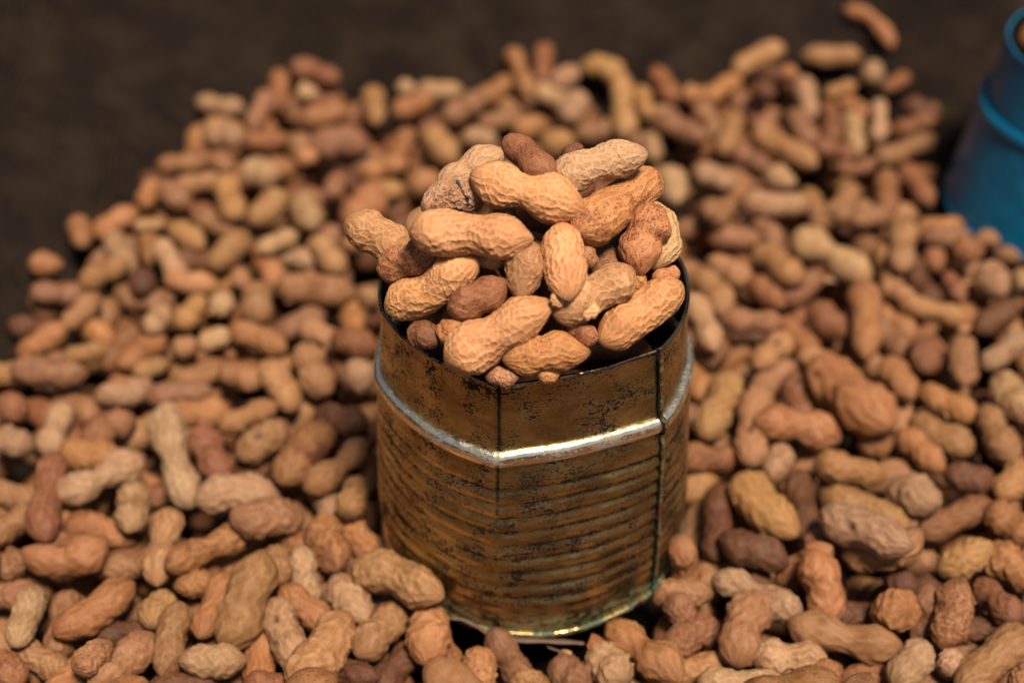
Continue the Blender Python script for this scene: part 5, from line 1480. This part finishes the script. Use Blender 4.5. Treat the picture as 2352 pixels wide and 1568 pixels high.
[2538,1209,-59,61,-22,394,63,0],
[-1162,-1155,49,333,-43,314,64,0],
[1047,-2050,-90,489,43,327,70,0],
[-1707,-1065,-342,469,-11,390,78,0],
[-430,702,-277,11,32,306,62,0],
[-2518,-33,-181,333,-17,378,81,0],
[842,1896,-412,173,11,373,84,0],
[241,-879,-320,603,22,311,75,0],
[494,-1532,-432,594,8,365,75,0],
[-1033,-1739,-130,464,11,339,66,0],
[-1775,1013,-431,311,-5,374,68,0],
[2521,-1302,-345,616,50,338,75,0],
[171,-788,-486,557,45,357,81,0],
[-996,-1343,-240,601,6,340,80,0],
[692,-737,-165,118,-40,351,75,0],
[-2261,-566,-354,117,7,416,80,0],
[924,-255,-420,136,-9,385,76,0],
[1759,2761,-419,160,-47,313,75,0],
[1422,3055,-300,613,-26,338,66,0],
[-2461,-259,-163,22,-35,400,74,0],
[723,-1961,69,526,-6,328,70,0],
[1610,-986,-299,443,-27,393,72,0],
[1422,-2041,-101,157,-21,399,73,0],
[1693,859,-467,103,35,306,77,0],
[-2455,441,-152,91,20,372,83,0],
[1007,-2180,-165,294,-4,364,84,0],
[1135,945,-397,191,1,317,80,0],
[1593,2638,-344,581,20,308,80,0],
[1567,3127,-286,580,20,384,71,0],
[-1502,1018,-173,484,-41,326,62,0],
[-775,434,-469,565,25,338,66,0],
[2186,-1802,-123,469,13,310,79,0],
[153,-1375,-409,428,-26,395,80,0],
[-932,77,-302,592,-30,367,75,0],
[2545,1613,75,383,-32,328,63,0],
[2392,-350,-239,56,6,349,82,0],
[-1832,-1649,-52,124,18,347,82,0],
[-1012,-2157,-136,507,-12,366,64,0],
[1639,3259,-397,295,-23,418,84,0],
[-671,717,-359,31,-17,403,62,0],
[2350,288,-295,551,-3,393,63,0],
[-1331,55,-424,307,-22,337,78,0],
[283,3319,-395,470,25,337,81,0],
[-1798,-1358,-123,89,0,385,66,0],
[1074,1568,-375,35,-6,371,84,0],
[223,1625,-319,25,20,369,73,0],
[-745,-766,-137,567,48,321,71,0],
[2796,1169,-123,275,-30,339,83,0],
[747,-59,-428,469,-49,351,83,0],
[95,837,-204,472,-31,350,78,0],
[-2058,-1139,-246,59,36,384,67,0],
[-156,-774,-374,334,21,333,84,0],
[-1105,-817,-424,312,13,309,65,0],
[2169,-1964,-233,216,20,389,71,0],
[1518,-723,-385,505,-41,387,65,0],
[1094,2807,-445,582,-24,378,82,0],
[-1041,-2075,-236,403,35,315,77,0],
[-169,-1143,-154,412,-11,332,69,0],
[-201,3002,-462,93,-20,392,80,0],
[-1818,-1877,-130,360,21,301,70,0],
[2142,41,-328,283,-29,307,70,0],
[87,1363,-255,260,-23,317,68,0],
[-834,-948,-159,83,16,344,80,0],
[-1705,2518,-266,171,4,342,69,0],
[-407,-1587,-409,207,-47,336,68,0],
[-1932,-2018,-299,30,19,386,72,0],
[-1248,-1446,-403,241,-7,304,76,0],
[-345,777,-121,518,-25,331,64,0],
[-219,1775,-457,537,-39,343,63,0],
[-801,-2296,-21,264,-48,355,64,0],
[1769,-1179,-205,119,-33,321,78,0],
[1839,1395,-279,25,23,367,69,0],
[-2448,-2219,-146,492,-47,415,64,0],
[283,1009,-192,287,-14,397,82,0],
[-1820,-1432,-245,448,-11,322,73,0],
[-1461,1616,-147,615,6,399,73,0],
[1666,1477,-154,3,-32,369,81,0],
[-2089,730,-412,611,-29,413,63,0],
[2435,-692,-356,14,-12,343,73,0],
[1307,1029,-270,15,26,316,65,0],
[2425,476,-66,467,24,397,84,0],
[771,-1857,-308,596,-3,325,79,0],
[2158,396,-22,508,-3,397,76,0],
[1115,-1627,-55,240,25,332,72,0],
[600,2502,-387,232,34,401,70,0],
[-1585,1928,-360,438,17,363,77,0],
[943,-1807,-438,317,16,414,83,0],
[643,-1186,50,138,-41,371,78,0],
[-1615,-851,-221,510,-32,321,81,0],
[677,872,-279,321,-40,371,76,0],
[-1692,2220,-387,70,-21,360,81,0],
[1327,287,-273,408,1,329,65,0],
[1165,-2284,-258,569,33,389,79,0],
[-820,2716,-129,211,-4,359,68,0],
[-991,-1489,-407,120,8,337,69,0],
[325,-2029,-457,218,6,397,69,0],
[-1460,-1253,-254,414,26,316,83,0],
[588,1059,-294,218,25,358,75,0],
[2601,-590,-228,613,-46,379,70,0],
[-154,947,-81,4,-19,363,70,0],
[2652,-503,72,211,35,346,77,0],
[1671,136,-473,3,46,373,84,0],
[-883,3076,-136,397,19,305,82,0],
[-15,3284,-231,392,-16,319,65,0],
[2552,1320,-134,425,-19,310,65,0],
[-1197,2127,-241,185,-25,398,73,0],
[2071,-663,-283,39,13,305,68,0],
[1691,-1947,-169,346,44,414,79,0],
[-2039,-752,-228,35,-28,330,73,0],
[1883,-113,-310,444,17,411,74,0],
[-659,-865,-229,527,28,346,64,0],
[-933,2925,-204,293,-11,332,76,0],
[-260,942,-252,410,-8,390,66,0],
[1313,-1723,-302,134,-42,397,81,0],
[-2317,247,78,83,14,351,77,0],
[61,2854,-445,500,-12,348,84,0],
[1747,2535,-190,557,-48,379,74,0],
[469,1117,27,619,-43,317,74,0],
[2269,-2190,-226,563,-45,409,76,0],
[2675,-71,34,466,8,313,71,0],
[971,500,-372,82,47,335,75,0],
[-1692,711,-334,195,-11,336,84,0],
[2439,988,-50,245,5,404,71,0],
[464,1594,-372,488,-49,388,71,0],
[-931,388,-176,195,1,318,68,0],
[-923,2526,-122,614,46,372,65,0],
[2742,803,-360,455,-49,380,77,0],
[917,-1604,-126,129,29,325,73,0],
[-986,-456,-307,439,-41,302,66,0],
[-792,2862,-343,154,50,304,80,0],
[2159,-1826,12,17,-10,406,64,0],
[2254,-1980,-430,425,38,395,83,0],
[-1827,-6,-290,79,-27,346,65,0],
[-2276,-2227,78,396,-22,412,67,0],
[-445,-1413,-332,531,23,416,62,0],
[1048,-1179,-58,280,-43,316,76,0],
[1564,-1153,-163,70,49,401,70,0],
[74,3128,-449,195,37,359,63,0],
[-2222,-1448,-181,77,-11,302,72,0],
[684,1469,-432,291,41,338,80,0],
[-1702,-2210,-227,225,32,343,82,0],
[-495,2681,-389,65,12,367,63,0],
[1264,-2244,-123,398,31,408,66,0],
[1812,3291,-218,276,25,404,68,0],
[-2095,-956,-308,276,-14,344,65,0],
[2438,1014,-184,171,29,408,66,0],
[1350,-2235,-394,400,43,412,62,0],
[-1476,-398,-145,42,-30,328,62,0],
[756,-506,-156,620,-31,372,69,0],
[803,-1317,-75,128,44,345,84,0],
[1375,1645,-431,67,45,382,63,0],
[1431,-855,-293,189,-36,323,84,0],
[-273,1112,-405,153,-3,345,74,0],
[2374,-1539,-261,615,21,310,82,0],
[2142,-381,34,82,-49,416,64,0],
[362,919,-325,401,-33,406,64,0],
[2168,-967,-294,84,-24,324,77,0],
[611,-786,-350,559,17,379,63,0],
[2409,680,-323,356,-35,320,80,0],
[1348,2370,-278,231,18,348,68,0],
[-191,-1647,-435,422,45,378,83,0],
[-1978,-360,-255,178,-8,332,80,0],
[-1424,-1138,-73,329,-16,347,62,0],
[2627,51,-71,344,14,300,79,0],
[1178,-1341,-424,212,7,318,64,0],
[-1668,952,-258,245,-13,379,64,0],
[2297,-1940,-295,544,-47,393,70,0],
[1411,-1240,-349,87,19,335,75,0],
[-1510,-143,-337,404,11,413,71,0],
[-2443,-869,-249,390,0,333,72,0],
[-538,2915,-267,458,-32,409,67,0],
[1699,-1581,-122,41,-33,408,81,0],
[2638,-1393,-114,475,26,326,84,0],
[715,-846,-467,553,11,328,82,0],
[-1097,42,-333,199,-46,359,75,0],
[-1532,951,-384,365,43,396,64,0],
[-1618,-1592,4,12,-36,309,74,0],
[-1408,-1945,-139,450,44,304,67,0],
[328,2772,-376,276,-47,331,73,0],
[-1954,-1773,-179,509,-47,414,77,0],
[118,923,-371,104,49,343,64,0],
[-2392,-697,-467,279,49,362,83,0],
[2615,-260,-75,228,37,313,78,0],
[98,2101,-431,213,-24,323,68,0],
[2606,1027,-160,543,-38,413,64,0],
[-607,-1002,-336,441,-35,377,69,0],
[2037,-547,-378,202,15,326,68,0],
[-1085,-1702,-262,453,-4,390,82,0],
[-432,-1099,72,93,36,302,82,0],
[2226,858,-259,627,4,399,78,0],
[2207,-74,-458,513,43,379,82,0],
[1965,-1045,-374,230,-44,363,83,0],
[-473,-2091,-195,572,-41,380,65,0],
[-1115,1324,-283,54,-12,335,68,0],
[-1688,-1771,-273,69,-13,306,76,0],
[-1345,-1543,-151,591,-36,399,66,0],
[1039,-1346,-164,89,-4,340,75,0],
[-643,1819,-280,469,-7,415,79,0],
[589,596,-228,434,20,383,75,0],
[600,497,-304,315,-41,368,68,0],
[344,1400,14,248,3,309,62,0],
[1690,537,-469,205,35,406,71,0],
[-1156,273,-403,400,-39,385,81,0],
[1268,3029,-350,484,7,307,65,0],
[-2056,-2131,75,525,32,301,75,0],
[2383,-1107,9,576,38,362,75,0],
[2649,473,-351,78,4,417,84,0],
[-2249,-1631,-345,230,-19,362,77,0],
[2151,-1438,-322,242,44,337,66,0],
[-794,1859,-424,570,44,373,62,0],
[520,2578,-450,429,-12,336,66,0],
[-1880,-2225,-391,361,-19,372,69,0],
[-86,-1457,-294,627,16,408,81,0],
[-621,-1264,-65,232,-29,322,66,0],
[-308,-1881,-80,336,-29,410,65,0],
[43,1109,26,523,26,311,69,0],
[1303,-2129,-345,380,4,394,66,0],
[897,2726,-428,322,48,329,69,0],
[-1200,-1887,-90,127,-11,315,80,0],
[-2364,-1414,-294,86,13,301,77,0],
[836,871,-423,571,-15,347,63,0],
[2301,-951,-391,415,30,379,76,0],
[2180,394,-396,532,7,303,69,0],
[1010,-2257,-390,522,14,306,73,0],
[-12,1263,-326,312,-15,351,69,0],
[-858,19,-448,626,8,362,72,0],
[-1464,-180,-441,22,10,310,71,0],
[2621,-372,-226,33,22,321,64,0],
[1500,712,-299,36,-23,311,80,0],
[958,1165,-357,16,41,349,66,0],
[-2066,-582,-48,523,-9,331,84,0],
[-2409,-999,4,545,41,302,75,0],
[-872,791,-475,200,-14,387,85,0],
[-1539,-68,-160,151,-7,312,65,0],
[39,-2043,-275,12,37,388,78,0],
[1998,-747,67,420,-5,401,71,0],
[-102,1218,-147,193,-2,346,71,0],
[-1120,1153,-457,120,-40,302,74,0],
[891,-2189,76,415,45,378,62,0],
[-2344,397,-7,566,-26,350,73,0],
[-1514,-1638,-368,127,-3,339,70,0],
[-1447,-1707,-39,89,23,416,73,0],
[1431,3473,-258,387,50,336,67,0],
[-1594,645,-430,62,7,352,66,0],
[1910,-688,-204,413,2,327,80,0],
[-2309,56,88,364,-6,358,64,0],
[630,3034,-165,589,37,404,83,0],
[-85,1519,-38,156,34,404,71,0],
[1422,-1717,92,483,38,304,64,0],
[-861,2465,-230,290,8,324,71,0],
[-552,-2094,-270,189,-39,406,75,0],
[2237,228,-360,625,-15,359,63,0],
[-430,-2308,-344,398,-1,412,70,0],
[1159,-1725,-383,215,-8,419,77,0],
[-1070,-1058,-223,592,-35,411,72,0],
[2497,1010,-301,289,-48,319,67,0],
[1539,-1923,-244,74,-41,365,65,0],
[1770,-1986,-396,445,-40,366,75,0],
[-2431,-2317,-322,573,41,379,68,0],
[-1835,-780,-398,521,-30,386,81,0],
[-2229,-286,-105,389,-3,398,74,0],
[-2434,-306,-316,565,-39,360,83,0],
[1492,1325,-311,383,40,387,80,0],
[-1603,-1495,-143,477,-16,373,74,0],
[2566,-1889,-137,368,-36,348,80,0],
[-1167,2902,-274,601,-39,403,64,0],
[-1328,-1695,-306,412,1,362,63,0],
[893,-1457,-233,171,25,398,79,0],
[-700,-1973,-221,341,-19,395,66,0],
[1005,2100,-361,470,0,312,69,0],
[1137,1921,-430,393,-23,306,72,0],
[-796,-1854,-335,204,30,383,75,0],
[794,208,-438,454,-42,379,72,0],
[-2248,-1985,-395,447,-49,313,85,0],
[1994,350,-328,449,12,321,77,0],
[-1943,-1239,-373,250,50,318,63,0],
[861,-72,-311,353,12,344,79,0],
[-1012,-1818,-388,477,41,379,76,0],
[-1748,2343,-150,604,-40,419,79,0],
[-729,-1141,-222,215,-21,355,66,0],
[-2220,-1207,-392,62,-16,368,68,0],
[-2539,-1507,46,511,20,347,72,0],
[-1144,-166,-397,102,-35,327,76,0],
[1232,-1144,-405,230,3,324,76,0],
[1242,513,-465,270,-46,389,78,0],
[860,-1127,-176,389,27,378,64,0],
[-421,1845,-332,532,32,316,65,0],
[12,-882,-24,567,45,419,70,0],
[-830,-2071,-327,516,48,305,71,0],
[623,-1776,-135,393,12,338,79,0],
[2451,-76,-377,213,26,413,62,0],
[619,-1455,-144,257,-49,301,65,0],
[1037,1301,-241,621,-12,378,80,0],
[2714,934,-408,552,-43,377,68,0],
[1749,-1731,-97,424,-34,370,66,0],
[1447,1095,-469,398,-20,320,80,0],
[1888,1481,-334,52,37,356,62,0],
[2430,1566,-300,324,5,405,84,0],
[-788,-113,-276,458,-27,317,78,0],
[1614,-2193,-348,285,-12,319,72,0],
[816,-2235,-253,214,27,333,83,0],
[-230,-1285,-49,467,-44,305,67,0],
[-2407,-1140,-252,119,20,376,63,0],
[768,-1275,-258,426,8,360,84,0],
[-468,-2088,75,321,-13,317,66,0],
[1747,1399,-459,199,-47,367,66,0],
[1303,-2059,-252,239,23,319,63,0],
[-450,1031,-189,162,-20,350,84,0],
[593,-1886,-222,613,12,413,67,0],
[2295,478,-180,409,29,414,72,0],
[-978,3082,-389,334,-37,397,83,0],
[-1564,-1857,-393,571,-8,404,69,0],
[-841,2566,-336,158,-6,310,67,0],
[2479,-1716,-358,192,-2,369,84,0],
[-19,-1046,-50,191,3,306,74,0],
[2271,1268,-308,48,47,360,64,0],
[173,-2067,-334,488,23,351,66,0],
[-80,-878,-525,241,24,349,83,0],
[1921,-91,-431,540,2,373,69,0],
[475,3185,-446,127,30,392,72,0],
[2368,1239,40,408,43,308,70,0],
[1229,144,-160,185,40,393,62,0],
[1855,1942,-279,413,-10,323,82,0],
[-84,-1939,-369,263,38,332,79,0],
[-584,896,-262,97,12,322,64,0],
[584,-893,-459,523,-36,352,77,0],
[-1309,-2051,-340,80,14,328,84,0],
[2220,703,-95,143,29,355,83,0],
[-1641,-1354,97,318,-10,394,67,0],
[-320,-1214,-269,309,-2,406,63,0],
[2091,1320,-461,144,14,331,68,0],
[-493,1775,-435,174,-22,373,63,0],
[433,-1783,-454,340,21,302,67,0],
[2297,-367,-418,150,-49,381,78,0],
[-1271,2698,-208,113,6,323,73,0],
[-2038,-1713,-453,580,-42,309,66,0],
[140,1507,-97,551,7,340,76,0],
[283,1538,-159,37,33,332,64,0],
[-219,-765,-206,112,-6,337,71,0],
[-2384,85,-374,393,7,313,84,0],
[1260,2452,-433,528,11,314,83,0],
[-1005,708,-196,392,-43,415,68,0],
[-758,-1374,-296,425,2,377,71,0],
[-143,-308,1254,308,-35,329,63,1],
[-24,44,1407,490,-11,291,74,1],
[214,97,1336,36,23,275,71,1],
[-205,-62,1348,491,14,301,63,1],
[-59,-105,1345,260,-37,262,61,1],
[-137,2,1205,560,-39,263,71,1],
[-57,-250,1156,160,-22,326,74,1],
[187,-121,1343,536,-23,377,67,1],
[-10,172,1280,101,-27,331,64,1],
[-292,-231,1132,561,-27,271,65,1],
[-217,-252,1021,203,8,274,63,1],
[17,-163,1044,151,3,342,72,1],
[-231,-19,1082,77,14,374,75,1],
[54,43,939,409,0,305,61,1],
[169,-230,1240,178,-38,303,64,1],
[208,44,1214,208,-4,281,67,1],
[105,18,1095,493,28,341,66,1],
[-267,73,992,506,-11,352,62,1],
[-225,45,859,516,-37,338,73,1],
[-98,159,1183,284,2,267,67,1],
[19,271,1160,25,20,331,61,1],
[109,169,845,150,13,290,69,1],
[-303,209,1227,87,-22,371,71,1],
[-37,-148,854,58,30,283,67,1],
[-52,33,1045,122,2,369,60,1],
[-36,120,819,191,-17,350,63,1],
[72,-196,1306,160,-21,374,69,1],
[-242,117,682,188,-31,358,61,1],
[223,-66,1082,486,33,325,68,1],
[168,161,737,346,-2,361,67,1],
[47,-292,931,42,-12,289,73,1],
[214,-59,969,326,-18,280,73,1],
[202,218,1050,278,23,333,70,1],
[137,352,1097,570,15,288,61,1],
[28,-224,786,58,20,317,72,1],
[-75,153,936,459,12,372,71,1],
[-194,-200,780,423,31,312,72,1],
[62,-150,669,598,18,301,70,1],
[-199,-175,670,600,-22,350,63,1],
[-110,323,1073,322,24,270,72,1],
[-132,99,758,503,27,272,66,1],
[141,-11,768,18,14,285,75,1],
[-334,12,1214,387,27,260,69,1],
[281,51,895,199,39,290,70,1],
[41,-116,1194,511,-37,376,60,1],
[32,248,696,344,-8,332,62,1],
[17,-329,678,302,-14,287,65,1],
[261,96,795,528,-39,346,60,1],
[339,6,1254,176,-7,296,66,1],
[222,107,653,165,-10,355,68,1],
[128,327,944,570,35,285,69,1],
[-107,-126,938,304,-38,271,67,1],
[-327,-85,956,506,-21,260,62,1],
[307,-108,667,71,27,281,72,1],
[-265,179,776,443,13,274,62,1],
[-189,201,962,490,28,333,72,1],
[-16,335,823,12,-29,348,62,1],
[-94,50,660,535,26,308,74,1],
[-155,-188,1090,202,21,300,63,1],
[-240,-176,1276,27,-35,291,69,1],
[-333,-45,808,194,-24,312,64,1],
[123,225,1321,417,19,296,63,1],
[201,-264,1066,342,11,279,64,1],
[235,-284,836,366,1,266,71,1],
[-142,284,674,113,36,279,70,1],
[-131,189,1339,395,-28,306,63,1],
[314,110,1155,430,-7,263,60,1],
[-284,166,1099,378,34,307,67,1],
[279,-124,819,12,7,288,74,1],
[369,-77,1158,126,-36,334,60,1],
[-302,-13,656,236,27,328,62,1],
[-220,-298,910,268,29,271,69,1],
[349,164,939,214,-26,300,61,1],
[230,-188,990,314,19,326,65,1]]
rg = random.Random(5)
items, core = list(rest), []
for i, (x, y, z, yaw, pit, L, r, h) in enumerate(FILL):
    c = np.array([x, y, z]) / 100; yaw /= 100; pit /= 100; L /= 100; r /= 100
    dv = np.array([math.cos(yaw) * math.cos(pit), math.sin(yaw) * math.cos(pit), math.sin(pit)]) * L / 2
    pp = np.cross(dv, (0, 0, 1)); pp /= np.linalg.norm(pp)
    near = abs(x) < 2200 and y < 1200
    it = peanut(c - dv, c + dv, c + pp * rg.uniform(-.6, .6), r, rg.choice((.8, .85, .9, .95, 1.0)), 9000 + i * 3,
                22 if near else 14, 15 if near else 10, rg.choice('otybmbtbmdso'), None, .9 if near else .6)  # mix leans brown, so part of the gaps' shade is painted
    (core if h else items).append(it)
join('peanut_pile', items, 'mass of peanuts lying under and between the ones on top')
join('peanut_filling', core, 'peanuts packed inside the brass can beneath the heap')

# three pods showing in the mouth of the blue can
Rl = Matrix.Rotation(rd(1.5), 3, 'Y')
for a, b, rr, tn, lb in (((-3.6, -.7, 8.9), (-1.3, .9, 9.7), .75, 'o', 'orange peanut lying in the mouth of the blue can at the right edge'),
                         ((.2, -2.6, 8.5), (2.4, .6, 9.0), .72, 't', 'tan peanut in the blue can beyond its orange one'),
                         ((-1.4, 2.2, 8.3), (1.5, 1.6, 8.7), .7, 'y', 'golden peanut at the back of the blue can mouth')):
    A = np.array(Rl @ Vector(a)) + BL; B = np.array(Rl @ Vector(b)) + BL
    V, Fq, at = peanut(A, B, (A + B) / 2 + (0, 0, .2), rr, .85, int(rr * 1000), 34, 24, tn)
    tag(mesh_obj('peanut', V, Fq, M_PEANUT, None, at, origin=V.mean(0)), lb, 'peanut', 'peanuts in the blue can')
fl = []
for i in range(26):
    rr_ = 2.0 * math.sqrt(rg.random()); a_ = rg.uniform(0, 6.28); c = np.array(Rl @ Vector((rr_ * math.cos(a_), rr_ * math.sin(a_), rg.uniform(6.6, 7.9)))) + BL
    yw = rg.uniform(0, 6.28); dv = np.array([math.cos(yw), math.sin(yw), rg.uniform(-.3, .3)]) * 1.2
    fl.append(peanut(c - dv, c + dv, c, .65, .9, 777 + i, 18, 12, rg.choice('otybm')))
join('blue_can_filling', fl, 'peanuts packed inside the blue can')

# ------------------------------------------------------------------ twigs and stalks
def tube(name, pts, radii, mat, parent=None, sides=8, flat=1.0):
    pts = np.array(pts, float); nn = len(pts)
    # resample smoothly
    tt = np.linspace(0, nn - 1, nn * 6); P = np.stack([np.interp(tt, np.arange(nn), pts[:, k]) for k in range(3)], -1)
    for _ in range(3): P[1:-1] = (P[:-2] + 2 * P[1:-1] + P[2:]) / 4
    rr = np.interp(tt, np.arange(nn), radii); rr = rr * (1 + .15 * np.sin(tt * 5)); rr[0] = rr[-1] = .004
    T = np.gradient(P, axis=0); T /= np.linalg.norm(T, axis=1)[:, None]
    N = np.cross(T, (0.1, .2, 1)); N /= np.linalg.norm(N, axis=1)[:, None]; Bn = np.cross(T, N)
    a = np.linspace(0, 2 * math.pi, sides, endpoint=False)
    V = P[:, None] + N[:, None] * (rr[:, None] * np.cos(a))[..., None] + Bn[:, None] * (rr[:, None] * np.sin(a) * flat)[..., None]
    return mesh_obj(name, V.reshape(-1, 3), grid_faces(len(P), sides), mat, parent)
M_TWIG = mat_plain('dark_twig', (.022, .020, .018), .7)
M_STALK = mat_plain('dry_stalk', (.070, .034, .020), .6)
tw = tube('twig', [[-2.47, -0.93, 15.96], [-2.34, -1.16, 15.84], [-2.25, -1.32, 15.66], [-2.07, -1.49, 15.67], [-1.93, -1.67, 15.69]], [.05,.035,.03,.03,.02], M_TWIG)
tube('side_shoot', [[-2.16, -1.34, 15.63], [-2.1, -1.43, 15.55], [-2.14, -1.51, 15.43]], [.022,.02,.012], M_TWIG, tw)
tag(tw, 'thin black twig stuck on the pale peanut at upper left of the heap', 'twig')
st = tube('dry_stalk', [[-2.97, -5.17, 0.15], [-2.52, -5.15, 0.1], [-2.06, -5.26, -0.1], [-1.6, -5.53, -0.2], [-1.14, -5.71, -0.3], [-0.53, -5.77, -0.3], [0.38, -5.81, -0.3], [1.38, -5.79, -0.4], [1.84, -5.77, -0.5]], [.05,.09,.10,.12,.16,.15,.13,.12,.08], M_STALK, flat=.4)
tag(st, 'reddish brown dry stalk lying in the gap before the brass can base', 'stalk')
st = tube('dry_stalk', [[0.46, -6.07, -0.3], [1.14, -6.38, -0.3], [1.74, -6.88, -0.4]], [.04,.06,.05], M_STALK, flat=.5)
tag(st, 'short brown stalk splinter right of the longer stalk near the bottom edge', 'stalk')

# crumbs of shell and red skin scattered between the nuts
chips = []
rg = random.Random(11)
for i in range(150):
    x, y = rg.uniform(-17, 19), rg.uniform(-15, 22)
    if math.hypot(x, y) < 6.2: continue
    if i < 22: x, y = rg.uniform(-3.5, 5.5), rg.uniform(-9.0, -6.3)
    z = rg.uniform(-1.2, .1) if i >= 22 else rg.uniform(-1.1, -.2)
    s_ = rg.uniform(.10, .38); uu, vv = np.meshgrid(np.linspace(-1, 1, 5), np.linspace(-1, 1, 5), indexing='ij')
    a1, a2 = rg.uniform(0, 6.28), rg.uniform(-.8, .8)
    X = np.stack([uu * s_ * (1 - .3 * vv ** 2), vv * s_ * rg.uniform(.4, .9) * (1 - .25 * uu), s_ * .5 * (1 - uu ** 2) * (1 - .5 * vv ** 2)], -1).reshape(-1, 3)
    Rm = np.array(Matrix.Rotation(a1, 3, 'Z') @ Matrix.Rotation(a2, 3, 'X')); X = X @ Rm.T + (x, y, z)
    Xb = X - Rm[:, 2] * .03; f1 = grid_faces(5, 5, False); kk = 50
    tn = np.array(TONES[rg.choice('ptbsd')]) * .45
    chips.append((np.vstack([X, Xb]), np.vstack([f1, f1[:, ::-1] + 25]), dict(pcoord=np.vstack([X, Xb]), tone=np.tile(tn, (kk, 1)), ridge=np.zeros(kk), dirt_hole=np.zeros(kk), speck=np.full(kk, .3))))
join('shell_crumbs', chips, 'crumbs of shell and skin scattered between the peanuts')
